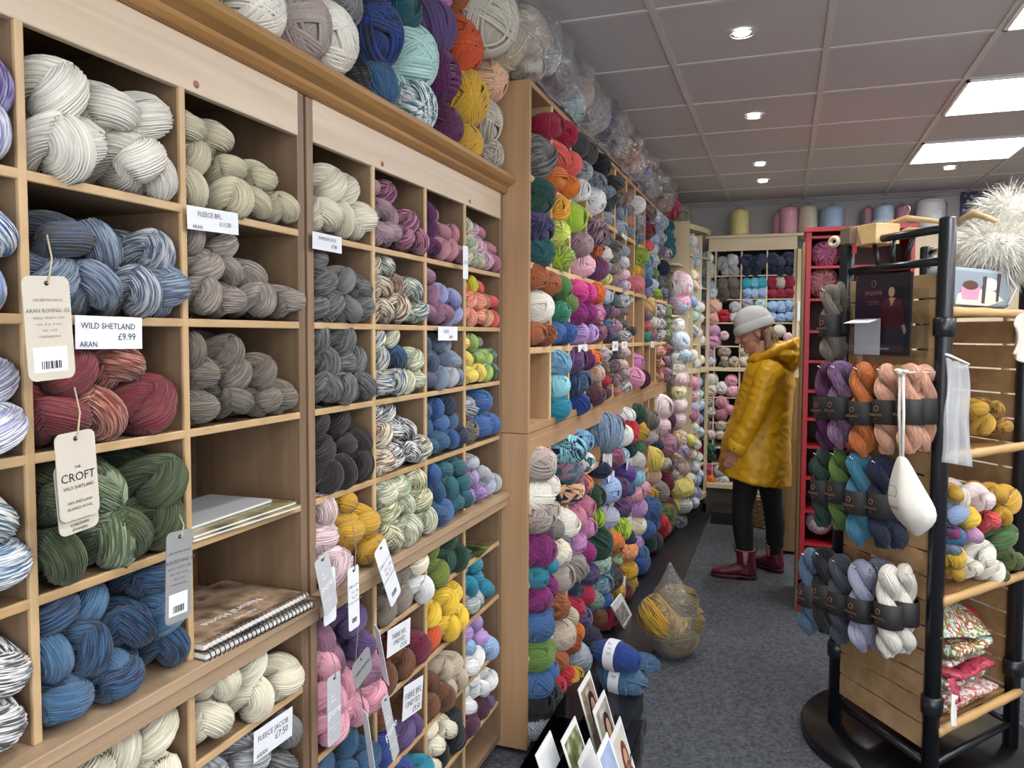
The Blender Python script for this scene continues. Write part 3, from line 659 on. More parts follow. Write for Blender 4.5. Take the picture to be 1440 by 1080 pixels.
UP3 = """765 220 56 charcoal*grey; 783 177 34 crimson; 799 191 40 crimson; 788 219 42 coral; 806 231 34 coral; 787 252 36 orange; 804 262 32 orange; 816 204 36 charcoal; 828 215 36 charcoal; 847 233 36 black;
824 241 30 grey*silver; 842 258 32 greyblue*charcoal; 859 270 18 greyblue; 820 268 30 white; 840 283 36 white; 858 289 18 charcoal; 858 306 18 silver*greyblue;
872 257 22 charcoal; 872 281 20 charcoal*grey; 875 302 20 greyblue; 875 319 22 greyblue*silver; 886 278 15 peachpink*grey; 886 295 15 mauve*grey; 888 311 14 peachpink; 889 326 14 greyblue; 899 288 25 white; 900 312 22 silver*grey; 900 334 22 greyblue*charcoal;
915 300 24 maroon*grey; 915 325 22 maroon*rust; 915 346 14 coral; 925 305 18 periwinkle*white; 924 323 14 periwinkle; 923 337 14 lightblue; 922 351 14 oatmeal*paleblue; 933 314 20 silver*periwinkle; 931 335 20 grey*silver; 931 353 20 mauve*teal; 938 358 20 charcoal*white;
945 321 20 tealdark*teal; 947 341 26 tealdark*teal; 952 360 26 tealdark*teal;
764 277 50 darkgreen; 763 319 46 navy*purple; 765 353 44 darkgreen*teal; 789 294 38 yellow*orange; 811 305 42 lime; 789 327 38 lime*lemon; 796 363 36 lime*olive; 823 344 34 greige*mauve; 841 325 40 plum*greige; 826 374 32 pink*palepink; 843 352 22 maroon*orange; 845 378 32 purple*maroon;
855 337 18 grey; 855 357 22 ivory; 855 375 16 silver*sage; 855 392 17 lemon; 869 346 18 taupe*charcoal; 868 363 15 taupe; 868 378 14 greige; 867 394 14 mauve*greige; 881 352 15 silver; 881 369 16 paleblue*white; 881 386 15 palepink; 882 402 15 paleblue*pink; 903 360 27 olive*lime; 898 381 16 gold; 898 399 25 coral*dustyrose;
913 367 18 blue*skyblue; 913 383 15 skyblue*blue; 913 397 14 purple*blue; 914 411 16 mauve*periwinkle; 922 368 18 greyblue*white; 923 385 14 green*sage; 921 400 16 paleblue; 926 413 16 olive*lime; 934 377 25 navy; 932 397 18 navy*grey; 936 413 16 navy*greyblue; 942 385 18 charcoal*greige; 941 403 18 charcoal*olive;
757 387 34 copper; 778 398 34 copper; 763 432 46 ivory; 756 469 30 copper; 774 470 30 copper*brown; 793 404 34 green; 803 427 28 green*olive; 792 439 30 jade; 785 469 30 blue; 801 468 30 blue*royal; 815 410 34 hotpink; 829 412 30 hotpink; 841 413 30 red*orange; 815 440 32 magenta; 830 441 30 magenta; 842 440 28 magenta*pink; 818 469 28 lilac; 832 469 27 lilac; 844 468 26 maroon*mauve;
855 417 20 paleblue*silver; 856 438 20 purple*charcoal; 856 455 16 steel; 859 471 18 plumdark*purple; 867 422 16 teal*grey; 866 440 14 mauve; 869 459 18 steel*pink; 867 474 12 teal; 883 423 19 charcoal*white; 881 439 11 mauve*grey; 881 455 12 charcoal*grey; 884 472 14 black*white; 893 466 13 charcoal;
916 430 21 straw*peach; 914 444 13 mauve*grey; 914 458 15 coral*grey; 923 454 15 white; 912 474 14 jade; 921 472 14 mauve; 931 437 18 plum*white; 931 455 17 plum*white; 931 472 17 plum*white; 943 438 21 olive*sage; 941 455 17 olive*sage; 942 471 17 sage*olive;
790 511 38 skyblue*steel; 790 543 34 aqua; 791 574 38 turquoise; 813 507 36 plum*purple; 827 506 28 plum; 819 538 34 denim*navy; 821 568 32 royal; 838 504 24 orange*red; 842 526 26 orange*aqua; 841 556 30 rust*navy;
854 498 20 palepink*grey; 854 517 20 plumdark*taupe; 854 536 18 crimson; 855 554 16 plumdark; 867 496 16 charcoal; 868 515 18 mauve*charcoal; 869 533 18 charcoal*dustyrose; 870 549 14 grey*coral; 882 496 15 greige*palepink; 880 512 12 palepink*beige; 882 527 15 greige; 883 544 16 charcoal*white; 898 509 22 orchid; 896 531 30 orchid*pink; 906 534 26 plumdark;
930 494 18 maroon*peach; 930 512 14 maroon*peach; 930 529 16 maroon*peach; 940 491 16 crimson*grey; 939 508 18 charcoal*mauve; 942 525 22 greyblue*crimson"""
balls(UP3, X=-.815, wf=w3, group='balls in the tall beech units')
LO3 = """757 660 46 greige; 772 646 32 greige*palepink; 776 684 36 ivory; 759 703 44 ivory; 780 716 24 greige*beige; 811 633 38 navy|aqua; 824 621 30 royal|skyblue; 810 664 30 teal|mauve; 828 650 27 teal|white; 811 692 32 navy|peach; 825 680 27 purple|orange; 841 698 34 forest;
826 712 34 rose; 813 729 38 rose*dustyrose; 802 737 40 ivory; 756 738 36 greige*taupe; 773 727 28 greige; 783 745 30 taupe*grey; 829 744 30 orchid; 814 762 32 orchid*lilac; 827 777 32 magenta; 791 778 38 cream; 757 781 50 plum*magenta; 769 757 28 plum; 797 764 24 grey*charcoal; 813 797 44 greige*grey; 793 813 44 greige; 757 818 30 turquoise*teal; 775 795 28 turquoise;
843 726 32 olive*lime; 846 764 48 darkgreen*forest; 847 790 34 mint*sage; 830 806 36 navy*purple; 850 822 36 teal*greyblue; 757 850 40 plum*magenta; 773 827 34 magenta*plum; 788 853 38 copper*brown; 813 829 24 navy; 810 856 34 crimson; 827 839 28 crimson; 840 845 28 teal*sage; 852 843 30 blue; 821 870 34 purple*navy;
756 890 46 blue*denim; 769 862 28 blue; 793 894 46 greige*beige; 804 867 28 beige; 812 890 28 copper*orange; 808 906 26 orangered*brown; 757 932 44 olive*green; 771 913 30 olive; 789 930 30 copper; 816 928 46 greyblue*silver; 757 972 42 blue*denim; 773 946 36 blue; 786 964 30 red; 799 952 32 red; 799 989 44 mustard*gold; 811 961 28 gold; 758 1003 46 black; 777 979 42 black*charcoal; 776 1012 28 silver; 795 1030 34 maroon; 761 1040 50 silver*greyblue; 785 1062 40 black; 831 906 46 navy*black;
859 609 52 greyblue*steel; 870 597 28 plum*mauve; 886 586 24 white; 899 582 28 darkgreen*forest; 886 606 38 red; 902 607 32 gold*mustard; 879 613 32 paleblue|cream; 917 591 30 taupe*charcoal; 935 573 34 palepink*white; 945 588 28 plumdark; 934 600 26 white*pink; 917 614 24 silver*greige; 888 632 24 darkgreen; 901 628 20 darkgreen*green;
869 643 28 mauve*maroon; 878 640 22 skyblue*paleblue; 898 649 28 beige*silver; 922 646 33 straw; 928 627 17 navy; 940 625 34 dustyrose*mauve; 938 651 19 oatmeal; 885 667 27 violet; 898 671 27 skyblue*aqua; 922 670 23 peachpink*beige; 898 693 27 pink; 910 688 22 pink; 860 690 38 periwinkle*lightblue; 876 686 28 plumdark*purple; 876 712 36 plumdark*purple; 940 679 27 burgundy; 944 703 27 burgundy; 931 692 30 taupe*grey; 918 694 22 mustard; 917 718 40 blue*denim; 900 715 30 lilac*mauve; 853 661 22 navy; 887 688 20 blue;
859 728 34 lavender*silver; 874 745 38 olive|lime; 867 764 32 orange*copper; 886 755 28 navy; 886 773 32 orange*peach; 899 739 28 cream; 898 762 22 lilac; 913 745 26 blue; 903 779 27 blue*steel; 868 789 24 sage|green; 886 802 32 mustard*gold; 889 821 24 gold; 904 804 29 greyblue*charcoal; 863 812 38 charcoal*plumdark; 852 806 30 teal*tealdark; 931 734 25 red; 933 758 29 red*crimson; 932 780 28 red*maroon; 944 741 42 olive*forest;
869 831 30 mustard*olive; 890 841 23 gold; 902 826 29 blue*royal; 884 857 25 olive; 857 888 38 crimson; 856 862 26 maroon; 903 850 24 navy; 918 738 26 blue; 918 765 24 darkgreen; 945 800 26 maroon; 922 805 26 charcoal; 920 830 26 navy; 860 915 30 crimson; 880 880 26 maroon; 845 870 26 brown; 835 940 34 navy; 820 965 34 charcoal"""
balls(LO3, X=-.80, wf=w3, group='balls bulging from the lower beech units')
END = """952 400 36 pink|white; 953 426 28 pink|paleblue; 957 402 26 paleblue*white; 949 457 22 white; 953 480 28 paleblue*white; 951 504 22 white; 959 501 20 skyblue*white; 952 518 18 ivory*white; 953 533 24 white*pink; 952 552 22 white*lemon; 952 571 24 white*palepink; 952 591 20 white*palepink;
953 618 24 gold*white; 957 636 20 silver*lilac; 952 643 22 white*gold; 956 660 22 lavender*gold; 951 668 18 white*tan; 956 688 32 lemon; 952 712 24 lemon; 960 712 22 silver*white; 953 735 20 charcoal*silver"""
balls(END, Y=5.93, name='baby_yarn_ball', where='end shelves beside the curved unit', group='white and pastel balls on the end shelves', kindw='chunky ball', ln=1.2, jy=.5)
CUR = """972 338 14 white; 974 352 14 lavender*white; 978 352 12 periwinkle*white; 973 364 12 lightblue; 977 368 12 lightblue*white; 972 386 14 lemon*white; 977 388 12 palepink; 974 400 12 peach*white; 980 404 12 palepink*white; 972 424 16 lightblue*lavender; 978 430 14 mint*white; 983 432 14 white; 975 445 14 mint; 982 448 13 mint*white; 974 464 14 denim*white; 980 468 14 ivory; 984 478 14 white; 972 500 16 white; 978 512 14 cream*white; 984 506 12 lemon*white;
973 540 18 pink; 980 538 14 lightblue; 974 556 16 palepink; 981 555 14 mint; 974 574 18 lavender*white; 982 570 16 paleblue; 973 586 14 rose; 981 590 14 lavender; 974 604 16 white; 982 608 14 paleblue*white; 970 620 16 lemon; 978 626 14 cream*paleblue; 972 640 14 peach*white; 980 644 14 white*mint; 975 658 16 paleblue*white; 970 675 16 ivory; 976 676 18 lightblue; 983 668 12 silver*white; 971 692 16 lavender*white; 978 694 16 silver*greyblue; 975 708 14 paleblue*white"""
def wc(px, py):
    z = at(px, py, Y=6.25).z
    return 'curved corner unit, '+('top shelves' if z > 1.9 else 'upper shelves' if z > 1.55 else 'shelves above the ledge' if z > 1.22 else 'shelves below the ledge' if z > .7 else 'lowest shelves')
for tok in CUR.split(';'):
    px, py, hh, c = tok.split(); px = float(px)
    balls(tok, Y=6.14+(px-970)*.02, name='baby_yarn_ball', wf=wc, group='pastel baby balls in the curved unit', kindw='baby yarn ball', ln=.9)
BACK = """993 364 20 mint*white; 996 380 22 mint*silver; 992 400 18 lightblue; 998 402 16 lightblue; 992 414 16 skyblue; 1001 411 16 paleblue*white; 1015 370 18 silver*sage; 1029 366 18 silver*white; 1020 382 12 silver; 1031 381 16 silver; 1016 399 18 taupe; 1030 398 18 taupe; 1018 414 20 umber; 1032 413 18 umber; 1049 367 20 navy*slate; 1060 370 20 navy; 1071 367 20 slate*navy; 1050 381 14 navy; 1062 382 14 navy; 1086 364 18 slate*navy; 1098 367 14 slate; 1109 363 18 slate*navy; 1086 380 14 navy; 1098 381 14 navy; 1110 381 14 navy;
1050 399 16 cyan; 1061 398 15 cyan*aqua; 1072 398 17 cyan; 1050 412 15 lightblue; 1061 413 15 lightblue*paleblue; 1072 412 16 lightblue; 1086 398 18 crimson; 1098 397 17 oatmeal; 1110 396 18 crimson; 1086 413 14 crimson; 1098 413 14 crimson; 1110 412 14 crimson;
991 430 18 pink*palepink; 1004 430 20 peach*palepink; 992 448 18 pink; 1003 448 16 peach*pink; 991 465 18 palepink; 1003 465 17 pink*lilac; 991 481 18 palepink*pink; 1003 481 18 pink*lilac; 1018 444 17 red; 1034 432 17 silver; 1033 446 15 silver*white; 1051 427 15 lavender*silver; 1070 428 16 mint; 1086 431 16 lightblue; 1098 431 17 lightblue; 1110 429 16 lightblue; 1086 446 13 lightblue; 1098 447 13 lightblue; 1110 445 15 lightblue; 1018 472 12 palepink; 1095 465 17 ivory; 1108 474 12 palepink;
996 497 14 mauve*silver; 996 508 18 lavender*white; 1018 495 16 beige*taupe; 1018 504 10 palepink*beige; 1018 513 14 taupe; 1032 510 16 beige; 1048 494 16 cream; 1047 508 16 cream*ivory;
991 534 16 ivory; 1000 534 18 ivory; 990 549 14 cream; 1000 549 16 ivory*cream; 1015 546 17 white; 1028 536 17 pink; 1029 550 17 pink*palepink; 993 566 17 black*white; 999 580 15 charcoal*white; 991 582 14 charcoal*white; 1014 566 18 dustyrose*pink; 1014 583 17 dustyrose; 1025 577 14 pink; 993 598 14 charcoal*dustyrose; 999 612 15 rose*white; 990 614 12 white*rose; 1013 599 14 cream*beige; 1012 612 12 cream; 987 632 18 red; 999 630 15 forest*jade; 999 643 14 forest; 987 645 14 red*crimson; 993 661 18 hotpink; 999 676 17 orange; 989 680 14 navy; 1012 662 17 silver*white; 1012 676 13 white*greyblue; 1018 676 12 silver*white"""
def wb(px, py):
    z = at(px, py, Y=6.62).z; col = 'first' if px < 1007 else 'second' if px < 1043 else 'third' if px < 1079 else 'fourth'
    row = 'top' if z > 2 else 'second' if z > 1.8 else 'third' if z > 1.6 else 'fourth' if z > 1.41 else 'fifth' if z > 1.2 else 'sixth' if z > .98 else 'seventh' if z > .77 else 'eighth' if z > .56 else 'bottom'
    return 'back shelving, '+col+' column, '+row+' row'
balls(BACK, Y=6.64, name='baby_yarn_ball', wf=wb, group='balls in the back wall shelving', ln=1.2, jy=.15)
# cakes in the red unit
CAKE = [ball_mesh(31, nr=40, st=22, bands=0, dimple=.25)]
balls("1162 357 36 rose*plum; 1158 397 40 dustyrose*rust; 1154 658 30 denim|greyblue; 1153 735 34 silver|dustyrose; 1154 783 28 beige|olive; 1156 690 22 forest|sage", Y=4.44, ln=.62, jy=.05, mesh=CAKE, name='yarn_cake', kindw='yarn cake', where='in the red unit', group='yarn cakes in the red unit')
# ================================================================== bagged yarn on top of the beech units
TOPB = """700 28 84 oatmeal; 745 40 76 beige; 722 88 60 beige; 752 92 44 oatmeal; 768 24 60 sage*silver; 770 78 50 greyblue; 790 112 46 denim*slate; 797 62 40 silver*sage; 822 88 40 tan*beige; 836 100 40 plum*purple; 806 150 50 mint*silver; 842 156 48 silver*greyblue; 858 132 40 plum*purple; 884 172 42 copper; 866 196 38 greyblue*charcoal; 900 202 26 navy*slate; 908 208 26 coral*grey; 882 206 26 beige*straw; 893 226 38 palepink; 914 224 26 sage*forest; 908 242 28 lavender; 923 234 24 teal*charcoal; 925 256 28 teal*greyblue; 912 258 24 lavender*silver; 946 294 32 rose*red; 970 300 36 oatmeal*sage"""
n0 = len(YARN)
balls(TOPB, X=-.86, ln=1.15, name='chunky_yarn_ball', where='in clear bags on top of the tall units', group='bagged balls on top of the tall units')
for o, l, w in YARN[n0:]:
    r = o.scale.z/2
    o.location.z = min(max(o.location.z, 2.375+r), 2.64-r); ORG[o] = o.location.copy()
cp = plastic()
def bag(name, c, r, label, seed, mat, group=None, amp=.03, fr=7, zlo=None, zhi=None, peak=None, n=56, m=34):
    R = []
    for i in range(m+1):
        ph = pi*(i+.15)/(m+.3); row = []
        for k in range(n):
            th = 2*pi*k/n
            d = V((sin(ph)*cos(th), sin(ph)*sin(th), -cos(ph)))
            sq = V([math.copysign(abs(x)**.7, x) for x in d])
            p = V((sq.x*r[0], sq.y*r[1], sq.z*r[2]))
            nz = abs(noise.noise(p*fr+V((seed, 0, 0))))*1.4+.5*abs(noise.noise(p*fr*2.7+V((0, seed, 0))))
            p = p*(1+amp/.15*(nz-.35))
            if peak and d.z > .5: p = p.lerp(V((peak[0], peak[1], p.z+peak[2]*(d.z-.5)*2)), (d.z-.5)*1.5 if d.z < 1.1 else 1)
            q = V(c)+p
            if zlo is not None: q.z = max(q.z, zlo)
            if zhi is not None: q.z = min(q.z, zhi)
            row.append(q)
        R.append(row)
    o = MB().rings(R).build(name, mat); return tag(o, label, 'plastic bag', group)
for i, (y, l, w) in enumerate(((2.66, .34, 'nearest, over the beige balls'), (3.25, .26, 'over the blue balls'), (3.75, .27, 'over the seafoam ball'), (4.3, .3, 'over the rust coloured ball'), (4.9, .32, 'over the pale pink ball'), (5.5, .33, 'farthest, over the teal balls'))):
    bag('plastic_bag', (-.915, y, 2.508), (.155, l, .128), 'crumpled clear plastic bag on the tall units, '+w, i*3.1, cp, 'clear bags on the tall units', amp=.045, fr=11, zlo=2.376, zhi=2.646)
# loose plastic spilling over the front edge
R = []
for i in range(90):
    y = 2.6+i*3.2/89; row = []
    for k in range(12):
        x = -.9+.075*k/11; z = 2.42-.045*k/11*0
        if k > 8: z -= .012*(k-8)
        row.append(V((x+.01*noise.noise(V((y*9, k*.7, 1))), y, max(2.376 if x < -.836 else 2.34, z+.05*abs(noise.noise(V((y*7, k*.5, 5))))-.02))))
    R.append(row)
q = MB()
for r_ in R: q.v += r_
for i in range(89):
    for k in range(11): q.face((i*12+k, i*12+k+1, (i+1)*12+k+1, (i+1)*12+k))
o = q.build('plastic_sheet', cp); so = o.modifiers.new('t', 'SOLIDIFY'); so.thickness = .0008
tag(o, 'shiny plastic wrapping trailing along the top edge of the tall units', 'plastic wrap')
# ================================================================== cones of yarn on the back unit
def cone(px0, px1, pyt, pyb, c, lab, Y=6.78, wrap=True):
    a = at(px0, pyb, Y=Y); b = at(px1, pyb, Y=Y); t = at((px0+px1)/2, pyt, Y=Y)
    r = (b.x-a.x)/2; x = (a.x+b.x)/2; z0 = 2.329; h = t.z-z0
    T = thing('yarn_cone', V((x, Y, z0)), lab, 'yarn', 'wrapped yarn cones above the back shelving')
    pr = [(r*.3, 0), (r*.86, .002), (r*.95, h*.08)]
    for k in range(40): pr.append((r*(.97-.05*k/40)+(.0012 if k % 2 else 0), h*(.1+.78*k/40)))
    pr += [(r*.8, h*.94), (r*.35, h*.97), (r*.3, h*1.0), (r*.1, h*1.0)]
    o = MB().lathe(pr, (x, Y, z0), 36).build('wound_yarn', plain('cone_'+c, PAL[c], .8, ns=180, bump=.4), T)
    if wrap:
        R = []
        for i in range(15):
            zz = h*(-.0+1.08*i/14); rr = r*1.07 if i < 12 else r*(1.0-.3*(i-11))
            R.append([V((x+max(rr, .01)*(1+.05*noise.noise(V((cos(2*pi*k/40)*3, sin(2*pi*k/40)*3, zz*12+x*9))))*cos(2*pi*k/40), Y+max(rr, .01)*sin(2*pi*k/40)*(1+.05*noise.noise(V((k*.9, zz*14, x)))), z0+max(zz, .001))) for k in range(40)])
        MB().rings(R).build('plastic_wrap', cp, T)
    return T, x, z0, h, r
cone(1026, 1054, 294, 329, 'lemon', 'pale lemon yellow wrapped yarn cone standing alone on the back shelving')
cone(1086, 1104, 298, 327, 'pink', 'pink wrapped yarn cone half behind the bigger pink one', Y=6.86)
cone(1096, 1122, 290, 326, 'pink', 'large pink wrapped yarn cone beside the cream one')
cone(1122, 1150, 288, 325, 'ecru', 'cream wrapped yarn cone between the pink and blue ones')
cone(1153, 1187, 289, 323, 'lightblue', 'light blue wrapped yarn cone above the red unit')
tag(MB().box(.5, 1.9, 6.62, 6.95, 0, 2.328).build("back_cabinet", maV, None, bevel=.003), 'pale maple cabinet along the back wall hidden behind the display stand', 'cabinet')
cone(1212, 1230, 291, 317, 'dustyrose', 'dusty rose wrapped yarn cone left of the branded blue one', Y=6.86)
T, x, z0, h, r = cone(1228, 1257, 288, 316, 'paleblue', 'pale blue mottled yarn cone with a white and blue paper band')
MB().lathe([(r*1.09, h*.08), (r*1.09, h*.42)], (x, 6.78, z0), 32).build('paper_band', plain('band_white', 'F2F4F8', .6), T)
for i, ch in enumerate('Robin'):
    a = -pi/2+(i-2)*.34; R_ = r*1.1
    text_mb([(ch, 0, -h*.05, h*.28)], V((x+R_*cos(a), 6.78+R_*sin(a), z0+h*.2)), V((-sin(a), cos(a), 0)), V((0, 0, 1)), V((cos(a), sin(a), 0)), .001).build('lettering', plain('ink_blue', '2D7FC0', .5), T)
cone(1258, 1280, 288, 314, 'rose', 'rose pink wrapped yarn cone right of the branded blue one', Y=6.82)
cone(1287, 1330, 279, 312, 'white', 'large white wrapped yarn cone on the back shelving')
pc = MB().box(1.29, 1.75, 6.955, 6.98, 2.32, 2.64)
m_, nt, N, L_, B = newmat('blue_pattern'); tc = N.new('ShaderNodeTexCoord'); vz = N.new('ShaderNodeTexVoronoi'); vz.inputs['Scale'].default_value = 22
rp = N.new('ShaderNodeValToRGB'); rp.color_ramp.elements[0].color = lin('A9B1CC'); rp.color_ramp.elements[1].color = lin('262C4C'); rp.color_ramp.elements[0].position = .18; rp.color_ramp.elements[1].position = .3
L_.new(tc.outputs['Object'], vz.inputs['Vector']); L_.new(vz.outputs['Distance'], rp.inputs['Fac']); L_.new(rp.outputs['Color'], B.inputs['Base Color'])
tag(pc.build('wall_hanging', m_), 'navy patterned hanging high on the back wall behind the fluffy hat', 'picture')
# ================================================================== cards and hang tags
paper = plain('card_white', 'E4E6EA', .6, ns=30, bump=.03); ink = plain('ink_black', '26262C', .6); inkg = plain('ink_grey', '77756F', .6); inkw = plain('ink_white', 'F5F5F5', .6)
kraft = plain('tag_kraft', 'C9C1B2', .75, ns=400, bump=.1); kraftd = plain('tag_grey', '8F8E8E', .75, ns=400, bump=.1); pgrey = plain('tag_pale_grey', 'B9BABD', .7); twine = plain('twine', 'B9A98A', .9); twd = plain('twine_grey', '77746F', .9)
def card(name, label, tl, tr, bl, X=None, mat=paper, lines=(), group=None, imat=ink, cat='price card', N_=None, th=.0008, Y=None, PN=None, rect=True):
    if PN: f = lambda p: at(p[0], p[1], P=PN[0], N=PN[1])
    elif Y is not None: f = lambda p: at(p[0], p[1], Y=Y)
    else: f = lambda p: at(p[0], p[1], X=X)
    a, b, c = f(tl), f(tr), f(bl)
    ax = (b-a); w = ax.length; ax.normalize(); ay = (a-c); hgt = ay.length; ay.normalize()
    n = ax.cross(ay).normalized()
    if rect: ay = n.cross(ax).normalized(); hgt = abs(a.z-c.z)*1.04 if X is not None else hgt
    o = MB().slab(a-ay*hgt, ax*w, ay*hgt, n*th).build(name, mat)
    tag(o, label, cat, group)
    if lines:
        ctr = a+ax*w/2-ay*hgt/2+n*th
        text_mb([(s, u*w, v*hgt-sz*hgt*.42, sz*hgt*(1.3 if cat == 'price card' else 1)) for s, u, v, sz in lines], ctr, ax, ay, n).build('lettering', imat, o)
    return o, a, ax, ay, n, w, hgt
PG = 'handwritten price cards on the shelf edges'
XC = XA+.012
card('price_card', 'white card reading FLEECE BFL, between the cream and taupe hanks', (262, 288), (334, 300), (272, 322), XC, lines=[('FLEECE BFL', -.08, .2, .23), ('£11.50', .22, -.12, .22), ('ARAN', -.32, -.36, .17)], group=PG)
card('price_card', 'white card reading WILD SHETLAND above the rust red hanks', (105, 443), (199, 447), (116, 489), XC, lines=[('WILD SHETLAND', -.02, .2, .2), ('£9.99', .25, -.12, .24), ('ARAN', -.32, -.36, .18)], group=PG)
card('price_card', 'white card reading FLEECE JACOB below the lower near cubby', (357, 1030), (411, 993), (368, 1063), XC, lines=[('FLEECE JACOB', -.02, .18, .19), ('£7.50', .2, -.1, .24), ('ARAN', -.3, -.36, .16)], group=PG)
card('price_card', 'white card under the top left cream cubby of the second unit', (439, 325), (480, 334), (447, 350), XC, lines=[('EXMOOR SOCK', 0, .2, .2), ('£7.80', .22, -.18, .22)], group=PG)
card('price_card', 'narrow upright white card beside the dusty rose hanks', (651, 345), (658, 347), (656, 391), XC+.02, lines=[('£7.50', 0, 0, .1)], group=PG)
card('price_card', 'white card between lavender and slate grey hanks', (616, 459), (643, 460), (622, 478), XC, lines=[('SOCK', -.1, .15, .25), ('£8.50', .15, -.25, .22)], group=PG)
card('price_card', 'upper of two white cards among burgundy hanks', (545, 887), (577, 868), (557, 914), XC+.01, lines=[('FIBRE BFL', 0, .15, .2), ('UNDYED', 0, -.1, .18), ('£9.50', .2, -.34, .18)], group=PG)
card('price_card', 'lower of two white cards, above the purple hanks', (568, 966), (595, 949), (579, 1000), XC+.01, lines=[('FIBRE BFL', 0, .15, .2), ('UNDYED', 0, -.1, .18), ('£9.50', .2, -.34, .18)], group=PG)
def htag(label, top, bot, w, X, mat=kraft, lines=(), imat=ink, knot=None, extra=(), group='hang tags on the hanks', tw=twine, rot=0):
    X += .018
    a = at(*top, X=X); b = at(*bot, X=X); ay = (a-b); H = ay.length; ay.normalize(); n = V((1, 0, 0)); n = (n-ay*n.dot(ay)).normalized()
    if rot: n = Matrix.Rotation(rot, 3, ay) @ n
    ax = ay.cross(n).normalized()
    r = w*.16; pts = []
    for (cx, cy, a0_) in ((w/2-r, H/2-r, 0), (-w/2+r, H/2-r, pi/2), (-w/2+r, -H/2+r, pi), (w/2-r, -H/2+r, 1.5*pi)):
        for k in range(6):
            an = a0_+pi/2*k/5; pts.append((cx+r*cos(an), cy+r*sin(an)))
    ctr = (a+b)/2
    o = MB().poly([ctr+ax*x+ay*y for x, y in pts], n*.0012).build('hang_tag', mat); tag(o, label, 'label', group)
    if lines: text_mb([(s, u*w, v*H-sz*H*.35, sz*H) for s, u, v, sz in lines], ctr+n*.0012, ax, ay, n).build('lettering', imat, o)
    q = MB().lathe([(.0005, 0), (.003, 0), (.003, .0006), (.0005, .0006)], (0, 0, 0), 14)
    Mx = Matrix((ax, ay, n)).transposed(); q.v = [Mx @ p+ctr+ay*(H/2-.009)+n*.0013 for p in q.v]; q.build('eyelet', ink, o)
    for kind in extra:
        if kind == 'barcode':
            e = MB().slab(ctr-ax*w*.38-ay*H*.42+n*.0013, ax*w*.72, ay*H*.24, n*.0003).build('price_sticker', paper, o)
            bq = MB(); xx = -w*.22; rr = random.Random(4)
            while xx < w*.2:
                ww = rr.choice((.0006, .0011, .0018))*w/.04; bq.slab(ctr+ax*xx-ay*H*.39+n*.0017, ax*ww, ay*H*.075, n*.0002); xx += ww+rr.choice((.0006, .001))*w/.04
            bq.build('barcode', ink, e)
    hole = ctr+ay*(H/2-.009)+n*.002
    if knot:
        K = at(*knot, X=X-.02); mid = (hole+K)/2
        MB().tube([hole-n*.003, hole+n*.003, mid+ax*.006+n*.004, K+ax*.004], .0011, 6).build('string', tw, o)
    return o
bk = [('100% BRITISH WOOL', 0, .27, .035), ('ARAN ROVING  X5', 0, .17, .055), ('NEEDLE  TENSION  CARE', 0, .1, .03), ('5mm  18 sts  22 rows', 0, .04, .03), ('100G  3.5OZ', 0, -.02, .03), ('YORKSHIRE SPUN', 0, -.08, .03)]
htag('kraft hang tag with barcode over the slate blue hanks', (63, 388), (74, 534), .066, XC+.03, kraft, bk, inkg, (62, 330), ('barcode',))
htag('kraft tag printed THE CROFT hanging over the moss green hanks', (104, 607), (113, 728), .060, XC+.035, kraft, [('THE', 0, .1, .045), ('CROFT', 0, -.01, .14), ('WILD SHETLAND', 0, -.13, .052), ('100% SHETLAND', 0, -.3, .045), ('ISLANDS WOOL', 0, -.37, .045)], ink, (101, 545))
htag('lower kraft tag just behind the printed one over moss green hanks', (103, 650), (112, 747), .060, XC+.030, kraft, [('YORKSHIRE', 0, -.38, .06), ('SPINNERS', 0, -.45, .06)], ink)
htag('dark grey hang tag with barcode over the denim blue hanks', (252, 746), (250, 874), .052, XC+.045, kraftd, bk, plain('ink_darkgrey', '55555A', .6), (250, 725), ('barcode',))
PU = [('the', -.12, .2, .06), ('fibre', -.08, .13, .07), ('pure', .0, -.02, .17), ('100% pure wool', 0, -.25, .04), ('undyed', 0, -.3, .04)]
WB = [('DK', -.3, .2, .07), ('4mm 22 sts', .1, .2, .05), ('30C  100g', .1, .1, .05), ('50g  DK', .05, .02, .05), ('MACHINE WASHABLE', 0, -.06, .05)]
htag('white tag hidden behind the upper pale grey pure tag', (462, 800), (464, 876), .046, XC+.02, paper, (), ink)
htag('pale grey tag printed pure, topmost of its kind', (451, 782), (466, 858), .050, XC+.03, pgrey, PU, inkw, (452, 768), tw=twd)
htag('white barcode tag right of the upper pale grey tag', (496, 797), (498, 884), .044, XC+.03, paper, WB, inkg, (495, 740), ('barcode',), tw=twd)
htag('white tilted barcode tag below the sage flecked cubby', (533, 767), (557, 843), .056, XC+.03, paper, WB, inkg, (530, 762), ('barcode',), tw=twd)
htag('pale grey tag printed pure, over the green hanks', (469, 948), (470, 1044), .050, XC+.03, pgrey, PU, inkw, (462, 915), tw=twd)
htag('pale grey tilted tag over the royal blue hanks', (540, 980), (557, 1064), .034, XC+.03, pgrey, PU, inkw, (535, 975), tw=twd)
htag('dark grey folded tag sticking out above the denim hanks', (506, 922), (512, 955), .075, XC+.05, kraftd, [('100% WOOL', 0, 0, .18)], ink, tw=twd)
htag('thin white edge-on tag left of the burgundy hanks', (529, 882), (543, 960), .034, XC+.03, paper, (), ink, tw=twd, rot=.9)
htag('thin white edge-on tag near the bottom frame edge', (512, 1000), (524, 1085), .03, XC+.03, paper, (), ink, (500, 960), tw=twd, rot=1.0)
